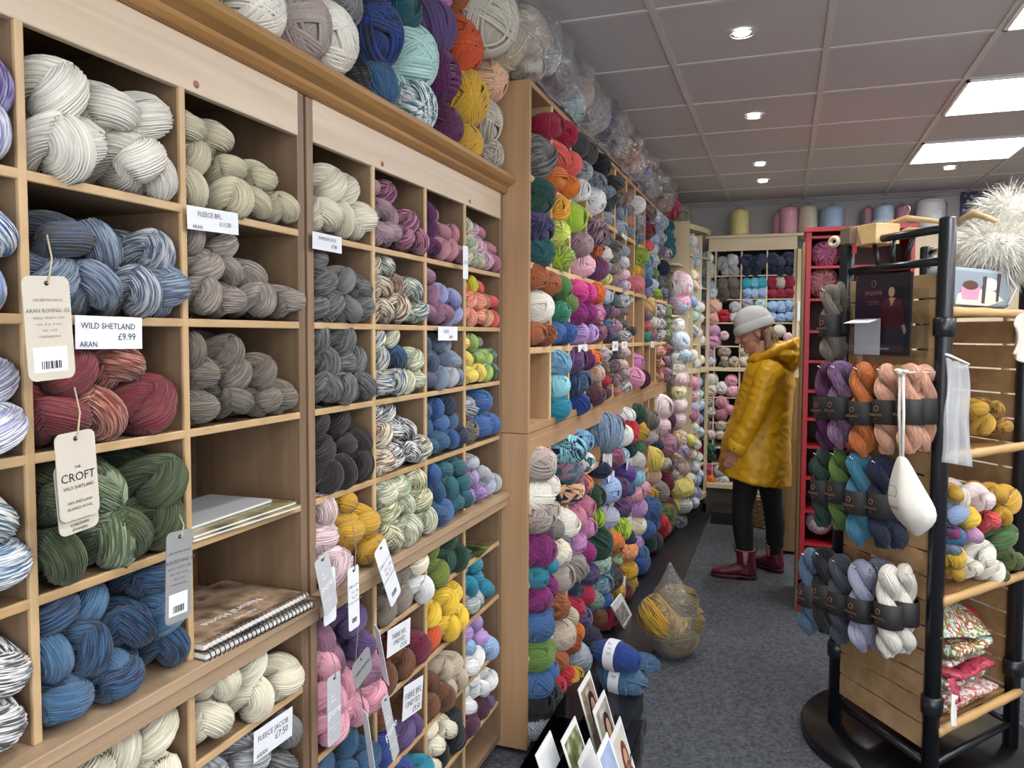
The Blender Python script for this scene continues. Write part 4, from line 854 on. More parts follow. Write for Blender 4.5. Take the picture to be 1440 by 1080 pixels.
# long grey ties
q = MB(); q.tube([at(503, 820, X=XC), at(505, 860, X=XC+.02), at(500, 930, X=XC+.02), at(512, 1000, X=XC+.03)], .0016, 6)
tag(q.build('yarn_tie', twd), 'grey twine trailing down past the purple and denim hanks', 'string')
# small cards on the beech units
for i, (a, b, c, w) in enumerate((((813, 485), (826, 484), (823, 494), 'under the lilac ball'), ((861, 480), (869, 480), (862, 493), 'left of the two on the middle unit'), ((874, 480), (882, 480), (881, 489), 'right of the two on the middle unit'), ((915, 480), (920, 480), (920, 488), 'on the farthest tall unit'), ((875, 327), (881, 333), (880, 336), 'high on the middle tall unit'), ((881, 647), (889, 643), (884, 658), 'above the violet ball'), ((855, 667), (864, 661), (859, 675), 'beside the navy ball'), ((815, 820), (820, 803), (822, 812), 'beside the dark navy ball'), ((772, 880), (776, 871), (782, 892), 'beside the bright blue ball'), ((880, 728), (888, 726), (884, 738), 'beside the olive striped ball'))):
    card('price_card', 'small white price card '+w, a, b, c, X3+.03, lines=[('£4.50', 0, 0, .4)], group='small price cards on the beech units')
card('price_card', 'large white card under the grey-blue ball in the beech unit', (848, 638), (861, 638), (848, 666), X3+.02, lines=[('50g', 0, .1, .2)], group='small price cards on the beech units')
card('price_card', 'tall white card standing by the brown olive ball', (873, 810), (880, 810), (880, 828), X3+.05, lines=[('£5', 0, 0, .3)], group='small price cards on the beech units')
# ================================================================== magazines and spiral books in the near unit
pm = plain('page_white', 'E9E8E4', .5)
def photo_mat(name, cs, sc=9, seed=0):
    m, nt, N, L, B = newmat(name)
    tc = N.new('ShaderNodeTexCoord'); mp = N.new('ShaderNodeMapping'); mp.inputs['Location'].default_value = (seed, seed*2, 0)
    nz = N.new('ShaderNodeTexNoise'); nz.inputs['Scale'].default_value = sc; nz.inputs['Detail'].default_value = 2
    rp = N.new('ShaderNodeValToRGB'); cr = rp.color_ramp; cr.interpolation = 'CONSTANT' if len(cs) > 4 else 'LINEAR'
    cr.elements[0].position = .3; cr.elements[0].color = lin(cs[0]); cr.elements[1].position = .7; cr.elements[1].color = lin(cs[-1])
    for i, c in enumerate(cs[1:-1]): e = cr.elements.new(.3+.4*(i+1)/(len(cs)-1)); e.color = lin(c)
    L.new(tc.outputs['Object'], mp.inputs['Vector']); L.new(mp.outputs['Vector'], nz.inputs['Vector']); L.new(nz.outputs['Fac'], rp.inputs['Fac']); L.new(rp.outputs['Color'], B.inputs['Base Color'])
    B.inputs['Roughness'].default_value = .25; return m
def book(label, cx, cy, z, wx, wy, th, ang, cover, coil=None, lines=(), group=None, imat=inkw, name='magazine'):
    T = thing(name, V((cx, cy, z)), label, 'book', group)
    Mx = Matrix.Translation((cx, cy, z)) @ Matrix.Rotation(ang, 4, 'Z')
    MB().box(-wx/2+.002, wx/2-.002, -wy/2+.002, wy/2-.002, .0005, th-.0005, Mx).build('pages', pm, T)
    c = MB(); c.box(-wx/2, wx/2, -wy/2, wy/2, th-.0005, th+.0002, Mx); c.box(-wx/2, wx/2, -wy/2, wy/2, 0, .0006, Mx); c.build('cover', cover, T)
    if coil:
        q = MB()
        for k in range(26):
            y = -wy/2+.006+k*(wy-.012)/25
            q.tube([Mx @ V((wx/2-.004+(.0065+th*.25)*cos(a)*1.0+.001, y, th/2+(.0055+th*.35)*sin(a))) for a in [2*pi*i/12 for i in range(12)]], .0011, 5, closed=True)
        q.build('spiral_binding', coil, T)
    if lines:
        ax = Mx.to_3x3() @ V((0, -1, 0)); ay = Mx.to_3x3() @ V((1, 0, 0))
        text_mb(lines, Mx @ V((0, 0, th+.0002)), ax, ay, V((0, 0, 1))).build('lettering', imat, T)
    return T
chrome = plain('coil_silver', 'C9CACC', .25, 1); coilb = plain('coil_black', '1B1B1D', .3)
cv1 = photo_mat('cover_brown', ['3B3029', '8A7460', 'B59B80', '5C4A3D'], 14); cv2 = photo_mat('cover_grey', ['4A4745', '807A72', 'B0A898'], 11, 3); cv3 = photo_mat('cover_olive', ['3A3D2C', '8D845C', 'C9C0A4'], 12, 5)
book('lower spiral-bound pattern book with black coil on the near ledge', -1.00, 1.168, .952, .215, .285, .010, radians(-4), cv2, coilb, name='spiral_book', group='spiral-bound pattern books')
book('upper spiral-bound book with silver coil and brown Natural cover', -1.012, 1.168, .966, .215, .285, .010, radians(-2), cv1, chrome, [('Natural Home', 0, .035, .026), ('KNITTING', .0, .07, .012)], name='spiral_book', group='spiral-bound pattern books')
for k, w in enumerate(('bottom', 'middle', 'top')):
    book('magazine lying on the shelf below the brownish grey hanks, %s of three' % w, -1.02-.006*k, 1.165-.004*k, 1.151+.0062*k, .21 if k < 2 else .15, .285 if k < 2 else .24, .005, radians(-3+2.5*k), cv3 if k < 2 else plain('cover_pale', 'B4B6B8', .3), group='magazines in the near unit')
book('small leaflet with a green photo lying by the grey-blue hanks', -1.0, 2.35, .777, .15, .15, .002, .1, photo_mat('leaf_green', ['1C2414', '4B5A34', '8C9A70'], 14, 9))
# ================================================================== floor rack of pattern leaflets
acr = acrylic('acrylic'); blk = plain('rack_black', '1A1B1E', .35)
FR = thing('leaflet_rack', V((-.6, 2.5, 0)), 'low black and clear acrylic leaflet rack on the floor by the beech unit', 'rack')
MB().box(-.80, -.46, 1.95, 2.84, 0.0, .05).build('base', blk, FR, bevel=.004)
MB().box(-.80, -.50, 2.66, 3.0, 0.0, .10).build('riser', blk, FR, bevel=.004)
for i, x in enumerate((-.70, -.61, -.52, -.43)):
    MB().box(x, x+.003, 1.95, 2.60, .052, .24-.02*i).build('pocket', acr, FR)
MB().box(-.80, -.43, 2.60, 2.604, .052, .22).build('end_panel', acr, FR)
pat = [photo_mat('leaflet_%d' % i, cs, 16, i) for i, cs in enumerate((['6B5A4C', 'A8937E', 'C9BCA8'], ['7A7468', 'A9A294', 'CFC8BA'], ['D9D3C6', 'E9E4DA'], ['F2F3F5', 'E2E6EA'], ['8FA6D0', 'B9C6E2'], ['44502F', '7D8858', 'E8E8E0']))]
def leaflet(label, tl, X, w, hgt, lean, inner, imgc=None, hairc=None, top=None, white='F1F1EF'):
    a = at(*tl, X=X); ax = V((0, 1, 0)); ay = V((-sin(lean), 0, cos(lean))); n = ax.cross(ay).normalized()
    if n.x < 0: n = -n
    o = MB().slab(a-ay*hgt, ax*w, ay*hgt, n*.003).build('pattern_leaflet', plain('leaf_white', white, .4)); tag(o, label, 'leaflet', 'knitting pattern leaflets in the floor rack')
    P0 = a-ay*hgt+n*.0031
    def rect(u0, u1, v0, v1, mat, nm): MB().slab(P0+ax*w*u0+ay*hgt*v0, ax*w*(u1-u0), ay*hgt*(v1-v0), n*.0003).build(nm, mat, o)
    if inner is not None: rect(.07, .93, .08, .92, inner, 'cover_photo')
    if imgc:
        c = P0+ax*w*.6+ay*hgt*.42+n*.0006
        R = lambda cx, cy, rx, ry, k, m: MB().poly([P0+n*(.0004+.0003*k)+ax*w*(cx+rx*cos(t*pi/9))+ay*hgt*(cy+ry*sin(t*pi/9)) for t in range(18)], n*.0002).build('figure', m, o)
        R(.58, .50, .24, .30, 0, plain('hair_'+hairc, hairc, .5)); R(.6, .22, .32, .24, 1, plain('knit_'+imgc, imgc, .7)); R(.6, .56, .13, .14, 2, plain('print_skin', 'C99B80', .5))
    if top: text_mb([(top, w*.45, hgt*.8, hgt*.09)], P0+n*.0008, ax, ay, n).build('lettering', inkw, o)
    return o
leaflet('brown leaflet with dark-haired woman, highest in the rack', (812, 970), -.62, .16, .23, .30, pat[0], '6A6A5C', '2B211C', 'KNIT')
leaflet('grey leaflet with dark-haired woman, middle of the rack', (833, 1000), -.55, .16, .23, .30, pat[1], 'B8B0A0', '2B211C', 'STYLE')
leaflet('cream leaflet with woman in a red jumper, front right', (857, 1040), -.47, .15, .24, .30, pat[2], 'A5362F', '7A3B26')
leaflet('white leaflet with an olive strip behind the grey one', (788, 1042), -.60, .16, .23, .35, pat[5])
leaflet('white folded leaflet before the grey one', (812, 1072), -.53, .14, .22, .35, pat[3])
leaflet('white leaflet with a mint corner, lower left of the rack', (752, 1062), -.66, .15, .22, .35, pat[3])
leaflet('pale blue leaflet lowest in the rack', (838, 1062), -.46, .13, .22, .35, pat[4])
# pattern book standing at the shelf foot
card('pattern_book', 'white pattern book with four photos leaning at the shelf foot', (858, 852), (872, 834), (893, 914), -.74, mat=plain('leaf_white', 'F1F1EF', .4), cat='book', th=.006, rect=False)
PBo = bpy.data.objects[-1] if False else [o for o in bpy.data.objects if o.name.startswith('pattern_book')][0]
A_, B_, C_ = at(858, 852, X=-.732), at(872, 834, X=-.732), at(893, 914, X=-.732); ax_ = B_-A_; ay_ = C_-A_
for i in range(2):
    for j in range(2):
        MB().slab(A_+ax_*(.12+.42*i)+ay_*(.14+.33*j), ax_*.34, ay_*.29, V((.0006, 0, 0))).build('cover_photo', photo_mat('pb%d%d' % (i, j), ['5B7A4A', 'C9A18A', '8A9BB0', 'D9D3C6', '6E4B3A'], 60, i+2*j), PBo)
# blue balls with paper bands lying on the rack end
def banded(label, px, py, D, c, X, ang=0, band=True, L=.2):
    P = at(px, py, X=X)
    o = put(BALLS[rnd.randrange(5)], 'banded_ball', c, P, (rnd.uniform(0, 6), .06, ang), (L, D, D), '', '', 'blue banded balls by the leaflet rack')
    YARN.pop(); o['label'] = label
    if band:
        Mx = Matrix.Translation(P) @ Matrix.Rotation(ang, 4, 'Z')
        R = [[Mx @ V((x, D*.585*cos(2*pi*k/28), D*.585*sin(2*pi*k/28))) for k in range(28)] for x in (-.03, -.026, .012, .016)]
        b = MB().rings(R, cap=False); me = b.mesh('label_band'); me.materials.append(paper); bo = bpy.data.objects.new('label_band', me); COL.objects.link(bo)
        bo.parent = o; bo.matrix_parent_inverse = (Matrix.Translation(P) @ o.rotation_euler.to_matrix().to_4x4() @ Matrix.Diagonal((L, D, D, 1))).inverted(); ORG[bo] = V((0, 0, 0))
        tm = text_mb([('DK', 0, .018, .012), ('100g', 0, -.0, .009), ('||||||', 0, -.02, .012)], Mx @ V((-.007, -D*.59*.75, D*.59*.66)), Mx.to_3x3() @ V((1, 0, 0)), V((0, .66, .75)), V((0, -.75, .66)))
        me = tm.mesh('lettering'); me.materials.append(ink); to = bpy.data.objects.new('lettering', me); COL.objects.link(to); to.parent = bo; ORG[to] = V((0, 0, 0))
    return o
banded('royal blue ball with white paper band, upper one by the rack', 866, 922, .105, 'royal', -.60, -.25)
banded('steel blue ball with white paper band, lower one by the rack', 874, 955, .115, 'steel*denim', -.58, -.25)
banded('steel blue ball peeping out behind the royal blue one', 903, 935, .10, 'steel*denim', -.575, .3, False, .15)
banded('steel blue ball behind the lower banded one', 898, 950, .11, 'denim*steel', -.60, .3, False, .15)
# bag of golden yarn on the floor
for i, (px, py, hh) in enumerate(((936, 868, 60), (952, 898, 54), (952, 846, 44), (964, 874, 42))):
    P = at(px, py, Y=3.56+.05*(i % 2)); zc = proj(P)[2]; D = hh*zc/FPX
    P.z = max(P.z, D*.5+.004)
    put(BALLS[i], 'yarn_ball', 'khaki' if i else 'khaki*mustard', P, (i, .3, .8+i), (D*1.25, D, D), 'in the clear bag on the floor', 'yarn ball', 'golden balls in the floor bag', 'large')
bp_ = at(946, 925, Z=0)
bag('plastic_bag', (bp_.x, bp_.y, .19), (.105, .10, .185), 'clear plastic bag of golden yarn standing on the carpet', 3.3, plastic('clear_plastic'), amp=.02, fr=6, zlo=.004, peak=(-.03, .02, .09))
# wicker basket behind the legs
bc = at(1082, 735, Z=0); bc.y = min(bc.y, 6.37)-.15; BKT = thing('wicker_basket', V((bc.x, bc.y+.15, 0)), 'round wicker basket with wrapped white yarn behind the black leggings', 'basket')
wk = plain('wicker', 'B39B72', .7, ns=90, bump=.5)
q = MB()
for j in range(13):
    z = .012+j*.02; r_ = .14+.05*j/12
    q.tube([(bc.x+(r_+.006*(-1)**(k+j))*cos(2*pi*k/28), bc.y+.15+(r_+.006*(-1)**(k+j))*sin(2*pi*k/28), z) for k in range(28)], .0105, 6, closed=True)
q.build('woven_side', wk, BKT)
MB().lathe([(.001, .0), (.14, .0), (.14, .01), (.001, .01)], (bc.x, bc.y+.15, 0), 24).build('bottom', wk, BKT)
for i, (dx, dy) in enumerate(((-.06, -.05), (.07, -.04), (0, .07), (.02, -.09))):
    put(BALLS[i], 'yarn_ball', ('silver*white', 'paleblue*white', 'white', 'aqua*white')[i], V((bc.x+dx, bc.y+.15+dy, .27+.02*(i % 2))), (i, .4, i), (.13, .1, .1), 'in the wicker basket', 'wrapped ball', 'balls in the wicker basket')
# ================================================================== revolving display stand
pL, pF, pR = V((.21, 3.07, 0)), V((.468, 2.70, 0)), V((.79, 3.11, 0)); pB = pL+pR-pF
Z = V((0, 0, 1))
dLF = (pF-pL).normalized(); N1 = V((dLF.y, -dLF.x, 0))
if N1.x > 0: N1 = -N1
dFR = (pR-pF).normalized(); N2 = V((dFR.y, -dFR.x, 0))
if N2.y > 0: N2 = -N2
stl = plain('stand_black', '17191E', .32, spec=.6); bam = wood('bamboo', 'B58A55', '94693A', 'x', .4, .6)
T = thing('display_stand', V((.5, 3.08, 0)), 'revolving black display stand with bamboo slat panels and hanging hanks', 'display stand')
MB().lathe([(.002, 0), (.405, 0), (.42, .008), (.42, .035), (.41, .045), (.002, .047)], (.51, 3.09, 0), 72).build('base', plain('base_black', '101114', .25), T, bevel=0)
for P, z in ((pL, 1.86), (pF, 1.868), (pR, 1.86), (pB, 1.86)):
    q = MB(); q.lathe([(.002, .03), (.025, .03), (.025, z-.006), (.021, z), (.002, z)], P, 20); q.build('post', stl, T)
    for zz in (.33, 1.53): MB().lathe([(.026, zz-.03), (.033, zz-.026), (.033, zz+.026), (.026, zz+.03)], P, 16).build('clamp', stl, T)
for a, b in ((pL, pF), (pR, pB)):
    d = b-a
    for zz in (1.835, 1.735, .13): MB().tube([a+Z*zz, b+Z*zz], .0135, 10).build('crossbar', stl, T)
    for t0, t1 in ((.3, .36), (.5, .5), (.7, .62)): MB().tube([a+d*t0+Z*1.828, a+d*t1+Z*1.742], .008, 8).build('strut', stl, T)
for a, b in ((pF, pR), (pL, pB)): MB().tube([a+Z*.13, b+Z*.13], .012, 8).build('crossbar', stl, T)
def slats(a, b, z0, z1, n, off, nm='slat_panel', hgt=None):
    d = (b-a); L_ = d.length; d.normalize(); q = MB(); s = (z1-z0)/n; nn = V((d.y, -d.x, 0))
    for k in range(n):
        q.slab(a+d*.03+Z*(z0+s*k+.003)+nn*off, d*(L_-.06), nn*.008, Z*(s-.006))
    ang = math.atan2(d.y, d.x); return q
wx = wood('bamboo_slat', 'C2A078', '98774C', 'x', .4, .45)
slats(pL, pF, .17, 1.70, 19, 0).build('slat_panel', wx, T, bevel=.0015)
slats(pB, pR, .17, 1.56, 16, 0).build('slat_panel', wx, T, bevel=.0015)
ZSH = (.26, .68, 1.137, 1.59)
for z in ZSH:
    q = MB()
    for k in range(6):
        a_ = pF.lerp(pL, .03+.152*k)+dFR*.03+Z*(z-.02); b_ = pR.lerp(pB, .03+.152*k)-dFR*.03+Z*(z-.02)
        q.slab(a_, b_-a_, (pL-pF)*.138, Z*.012)
    q.build('shelf', bam, T, bevel=.001)
    rod = [pF-dFR*.0+N2*.02+Z*(z-.012), pR+dFR*.0+N2*.02+Z*(z-.012)]
    R = MB(); R.tube([rod[0].lerp(rod[1], t/8) for t in range(9)], [.016, .0145, .0145, .0165, .0145, .0145, .0165, .0145, .016], 12); R.build('shelf_rod', plain('bamboo_rod', 'C49C66', .35), T)
pole = at(1411, 600, P=pR-N2*.10, N=N2)
R = MB(); R.tube([V((pole.x, pole.y, z)) for z in (.24, .5, .52, .54, .9, .92, .94, 1.3, 1.32, 1.34, 1.6)], [.013, .013, .015, .013, .013, .015, .013, .013, .015, .013, .013], 10); R.build('bamboo_pole', plain('bamboo_rod', 'C49C66', .35), T)
HK = MB()
def cw(mb, name, mat, parent, Mp):
    Mi = Mp.inverted(); me = MB(); me.v = [Mi @ p for p in mb.v]; me.f = mb.f; me.sm = mb.sm
    m = me.mesh(name); m.materials.append(mat); o = bpy.data.objects.new(name, m); COL.objects.link(o); o.parent = parent; ORG[o] = ORG[parent]; return o
bandm = plain('band_black', '2A2928', .6); copperink = plain('ink_copper', 'B08468', .4)
HR = random.Random(5)
def hang(px, y0, y1, c, d, where, band=True, w=1.0, bf=.5, swing=0):
    P0 = at(px, y0, P=pF+N1*d, N=N1); P1 = at(px+swing, y1, P=pF+N1*d, N=N1); L = (P0-P1).length
    s = L/.34; sw = s*w*.98
    axis = (P0-P1).normalized()
    R0 = axis.to_track_quat('X', 'Z').to_matrix() @ Matrix.Rotation(HR.uniform(0, 6), 3, 'X')
    ctr = (P0+P1)/2; mesh = HR.choice(LONGH)
    o = put(mesh, 'hanging_hank', c, ctr, R0, (s, sw, sw), where, 'long hank', 'hanks hanging on the display stand')
    Mp = Matrix.LocRotScale(ctr, o.rotation_euler, V((s, sw, sw)))
    MB().tube([P0+axis*(-.018)-N1*(d-.01), P0+axis*(-.018)+N1*.02, P0+axis*(-.008)+N1*.035], .0022, 6).ell(P0+axis*(-.008)+N1*.037, (.004, .004, .004), None, 8, 6).build('hook', plain('hook_steel', 'DADADC', .2, 1), T)
    if band:
        sd = N1.cross(Z); c0 = P0-axis*(L*bf); R = []
        for k in (-.040, -.039, .039, .040):
            R.append([c0+axis*k+(sd*cos(2*pi*i/24)*.054+N1*sin(2*pi*i/24)*.049)*s*w*(1.0 if abs(k) < .0395 else .97) for i in range(24)])
        b = cw(MB().rings(R, cap=False), 'label_band', bandm, o, Mp)
        ax = (Z.cross(N1)).normalized(); ay = axis; ax = ay.cross(N1).normalized()
        Z0 = c0+N1*.049*s*w
        tm = text_mb([('EXQUISITE', 0, -.014, .0115), ('4 PLY', 0, -.025, .006)], Z0, ax, ay, N1, .0015)
        for p in (0,):
            tm.tube([Z0+N1*.001+ax*.009*cos(t*pi/4)+ay*(.011+.009*sin(t*pi/4)) for t in range(8)], .0009, 4, closed=True)
        cw(tm, 'lettering', copperink, b, Matrix.Identity(4) @ Mp)
    return o
W1, W2, W3 = 'upper row of the display stand', 'middle row of the display stand', 'lowest row of the display stand'
hang(1168, 404, 512, 'taupe', .06, 'above the upper row of the stand', w=.95); hang(1183, 400, 508, 'taupe', .02, 'above the upper row of the stand', w=.8)
for a in ((1163, 512, 634, 'plum', .08, W1), (1182, 512, 634, 'purple*mauve', .10, W1), (1199, 515, 640, 'coral*crimson', .05, W1), (1214, 514, 646, 'orange*copper', .10, W1), (1231, 516, 630, 'orange*copper', .03, W1), (1247, 516, 641, 'peachpink*peach', .09, W1), (1265, 517, 630, 'straw*mustard', .03, W1), (1280, 516, 640, 'peach*peachpink', .09, W1), (1299, 517, 637, 'peachpink*peach', .05, W1)): hang(*a)
for a in ((1157, 634, 743, 'forest*darkgreen', .08, W2), (1181, 634, 747, 'olive*green', .08, W2), (1199, 640, 750, 'navy*blackbrown', .03, W2), (1209, 640, 770, 'steel*turquoise', .10, W2), (1240, 645, 773, 'navy', .08, W2), (1262, 652, 774, 'navy', .03, W2)): hang(*a)
for a in ((1140, 775, 895, 'steel*slate', .12, W3), (1160, 774, 893, 'black', .10, W3), (1183, 784, 908, 'slate*charcoal', .08, W3), (1212, 792, 918, 'lavender*silver', .10, W3), (1235, 789, 918, 'lavender*grey', .03, W3), (1250, 799, 927, 'ivory', .10, W3), (1272, 797, 921, 'ivory', .05, W3)): hang(*a)
# acrylic pocket with pattern book on the slat panel
PNb = (pF+N1*.045, N1)
o, a, ax, ay, n, w, hgt = card('pattern_book', 'dark pattern book with woman in burgundy jumper in the acrylic pocket', (1207, 388), (1285, 382), (1205, 496), PN=PNb, mat=plain('cover_black', '20222C', .35), cat='book', th=.008,
  lines=[('EXQUISITE', -.15, .27, .062), ('FALKLAND ISLANDS', -.15, .16, .024), ('MERINO WOOL', -.15, .13, .024)], imat=copperink, rect=True, group=None)
C = a+ax*w/2-ay*hgt/2+n*.0082
def fig(pts, mat, k, nm='figure'): MB().poly([C+n*(.0003*k)+ax*w*x+ay*hgt*y for x, y in pts], n*.0003).build(nm, mat, o)
circ = lambda cx, cy, rx, ry: [(cx+rx*cos(t*pi/10), cy+ry*sin(t*pi/10)) for t in range(20)]
fig([(-.06, -.48), (.42, -.48), (.4, -.12), (.3, .0), (.0, -.08)], plain('skirt_plum', '3A3040', .6), 0)
fig([(-.04, -.16), (.0, .1), (.06, .19), (.2, .2), (.34, .17), (.4, .05), (.42, -.16)], plain('jumper_burgundy', '5A1F30', .6), 1)
fig([(-.04, -.16), (-.08, -.22), (-.04, -.24), (.02, -.12)], plain('print_skin', 'C99B80', .5), 2)
fig([(.42, -.12), (.46, -.2), (.42, -.25), (.37, -.14)], plain('print_skin', 'C99B80', .5), 2)
fig([(.14, .2), (.18, .09), (.25, .2)], plain('print_skin', 'C99B80', .5), 3)
fig(circ(.18, .29, .075, .085), plain('print_hair', '241A16', .5), 2); fig(circ(.18, .27, .055, .062), plain('print_skin', 'C99B80', .5), 4)
text_mb([('THE DESIGNERS', w*.05, -hgt*.44, .009)], C, ax, ay, n, .002).build('lettering', inkw, o)
for t in range(1):
    q = MB(); cc = C-ax*w*.15+ay*hgt*.38
    q.tube([cc+n*.001+ax*.010*cos(k*pi/3)+ay*.013*sin(k*pi/3) for k in range(6)], .0007, 4, closed=True); q.build('emblem', copperink, o)
q = MB()
for k in range(22): q.tube([a-ay*(hgt*(k+.5)/22)+ax*.004*cos(t)+n*(.004+.005*sin(t)) for t in [i*pi/4 for i in range(8)]], .0008, 4, closed=True)
q.build('wire_binding', chrome, o)
A0 = at(1190, 408, P=pF+N1*.07, N=N1); A1 = at(1283, 404, P=pF+N1*.07, N=N1); A2 = at(1190, 499, P=pF+N1*.07, N=N1)
HT = thing('acrylic_pocket', A2, 'clear acrylic leaflet pocket fixed to the slat panel', 'holder')
hx = (A1-A0); hx.z = 0; hh = A0.z-A2.z
MB().slab(A2, hx, N1*.002, Z*hh).build('front_plate', acr, HT); MB().slab(A2-N1*.055, hx, N1*.055, Z*.003).build('bottom_plate', acr, HT)
MB().slab(A2-N1*.055, hx.normalized()*.002, N1*.055, Z*hh*.95).build('side_plate', acr, HT); MB().slab(A2-N1*.055+hx, hx.normalized()*.002, N1*.055, Z*hh*.95).build('side_plate', acr, HT)
# folded slip in the pocket
p0 = at(1201, 498, P=pF+N1*.062, N=N1); p1 = at(1237, 498, P=pF+N1*.062, N=N1); px_ = (p1-p0); px_.z = 0; hS = .122
o = thing('paper_slip', p0, 'folded white paper slip in the left of the acrylic pocket', 'paper')
MB().slab(p0, px_, N1*.0008, Z*hS).build('sheet', paper, o)
MB().slab(p0+Z*hS, px_, N1*.032-Z*.015-px_.normalized()*.02, Z*.0008).build('folded_flap', paper, o)
text_mb([('EXQUISITE 4PLY £14', px_.length*.4, -.004, .007)], p0+Z*(hS-.004)+N1*.012, px_.normalized(), (-N1*.9+Z*.42-px_.normalized()*0).normalized(), Z, .002).build('lettering', ink, o)
# white cotton drawstring bag
cot = plain('cotton', 'D6D2C8', .85, ns=300, bump=.2)
pts = [((1268, 640), .012), ((1270, 655), .030), ((1273, 678), .052), ((1278, 700), .073), ((1283, 718), .080), ((1286, 735), .058), ((1288, 748), .022), ((1289, 754), .006)]
R = []
sd = N1.cross(Z)
for (p, r) in pts:
    c = at(*p, P=pF+N1*.175, N=N1)
    R.append([c+sd*cos(2*pi*k/36)*r*(1+.05*sin(5*2*pi*k/36+p[1]*.02))+N1*sin(2*pi*k/36)*r*.62*(1+.09*sin(4*2*pi*k/36)) for k in range(36)])
BG = thing('cotton_bag', at(1289, 754, P=pF+N1*.175, N=N1), 'white cotton drawstring bag hanging over the peach and navy hanks', 'bag')
b = MB().rings(R).build('pouch', cot, BG)
s = b.modifiers.new('s', 'SUBSURF'); s.levels = s.render_levels = 1
q = MB(); tp = at(1268, 524, P=pF+N1*.15, N=N1); bt = at(1268, 642, P=pF+N1*.175, N=N1)
q.tube([tp+sd*.006, tp.lerp(bt, .5)+sd*.010, bt+sd*.004], .0045, 8); q.tube([tp-sd*.006, tp.lerp(bt, .5)-sd*.008, bt-sd*.004], .0045, 8)
q.ell(tp, (.014, .012, .010)); q.ell(tp+sd*.018+Z*.006, (.01, .008, .006)); q.ell(tp-sd*.016+Z*.004, (.01, .008, .006)); q.build('drawstring', cot, BG)
q = MB(); q.tube([tp, tp-N1*.16], .003, 6); q.build('hanging_loop', cot, BG)
c = at(1258, 690, P=pF+N1*.215, N=N1); axx = (Z.cross(N1)).normalized()
tq = text_mb([('A YARN', 0.006, -.052, .013)], c, axx, Z, N1, .012)
tq.tube([c+N1*.012+axx*x+Z*y for x, y in ((-.018, -.014), (.018, -.014), (.022, .0), (.016, .016), (-.016, .016), (-.02, .0))], .0008, 4, closed=True)
tq.build('printed_logo', ink, BG)
# things on the right-hand shelves
def pile(spec, off, where, grp, LN=.17, kw='hank'):
    for tok in spec.split(';'):
        px, py, hh, c = tok.split(); P = at(float(px), float(py), P=pF-N2*off, N=N2); zc = proj(P)[2]; D = float(hh)*zc/FPX
        s = D/.088
        d3 = (N2+dFR*(HR.uniform(-.5, .5) if float(px) > 1350 else HR.uniform(-.75, -.4))+Z*HR.uniform(-.15, .15)).normalized(); Rm = d3.to_track_quat('X', 'Z').to_matrix() @ Matrix.Rotation(HR.uniform(0, 6), 3, 'X')
        put(HR.choice(HANKS), 'yarn_hank', c, P-N2*.05, Rm, (LN/.24, s, s), where, kw, grp)
pile("1374 578 30 mustard*gold; 1395 574 26 mustard*brown; 1382 598 28 mustard*gold; 1402 598 28 mustard*brown", .04, 'second bamboo shelf of the stand', 'golden hanks on the second bamboo shelf')
pile("""1347 692 24 mustard*gold; 1352 703 32 cream*beige; 1376 700 38 ivory*palepink; 1398 697 30 mustard*gold; 1413 708 44 mustard*gold; 1345 724 38 periwinkle*greyblue; 1354 727 30 yellow; 1384 734 36 coral*red; 1404 728 28 mustard; 1345 755 30 blue*turquoise; 1369 752 28 lilac*pink; 1343 750 22 plum*magenta;
1410 752 42 moss*green; 1417 786 38 moss*olive; 1376 780 44 ivory; 1358 800 30 ivory*cream; 1390 802 34 ivory*cream; 1345 782 36 mustard*yellow; 1350 800 24 gold*mustard; 1343 774 24 greyblue*slate; 1400 806 26 moss*green""", .0, 'third bamboo shelf of the stand', 'mixed hanks heaped on the third bamboo shelf')
# folded fabrics on the lowest shelf
fb = [photo_mat('fabric_%d' % i, cs, 38, i) for i, cs in enumerate((['EFE9DC', 'B8463E', '7C9A52', 'EFE9DC', '7AA5B8', 'D8B04C'], ['EDE8E0', 'A63A48', 'E8DCD0', '8C5A70'], ['E8E2D4', '5E8C8A', 'C85A50', 'EDE6DA', 'D0A040'], ['7A2438', 'C04A5A', '5A1A2A'], ['EAE4D8', 'C8708A', '6E8A5A', 'EAE4D8', 'B03A48']))]
fz = .262
for i in range(6):
    w_, dpt, th = .26-.012*i, .2, .034+.006*(i % 3)
    c0 = pF+dFR*.11-N2*.20+Z*fz; R = []
    for j in range(13):
        t = j/12; row = []
        for k in range(20):
            an = 2*pi*k/20; yy = math.copysign(abs(cos(an))**.6, cos(an))*.5+.5; zz = math.copysign(abs(sin(an))**.7, sin(an))*.5+.5
            row.append(c0+dFR*w_*t+N2*(dpt*yy+.03*(i % 2))+Z*(th*zz*(.9+.25*sin(7*t+i*2+3*yy))+(.0)))
        R.append(row)
    o = MB().rings(R).build('folded_fabric', fb[i % 5]); tag(o, 'folded printed fabric on the lowest bamboo shelf, %s of the stack' % ('bottom piece/second from bottom/third from bottom/third from top/second from top/top piece'.split('/')[i]), 'fabric', 'folded fabrics on the lowest bamboo shelf'); fz += th*.98
pa, pb, pc_, pd = at(1316, 856, P=pF+N2*0, N=N2), at(1345, 850, P=pF-N2*.16, N=N2), at(1394, 893, P=pF+N2*.02, N=N2), at(1320, 900, P=pF+N2*.02, N=N2)
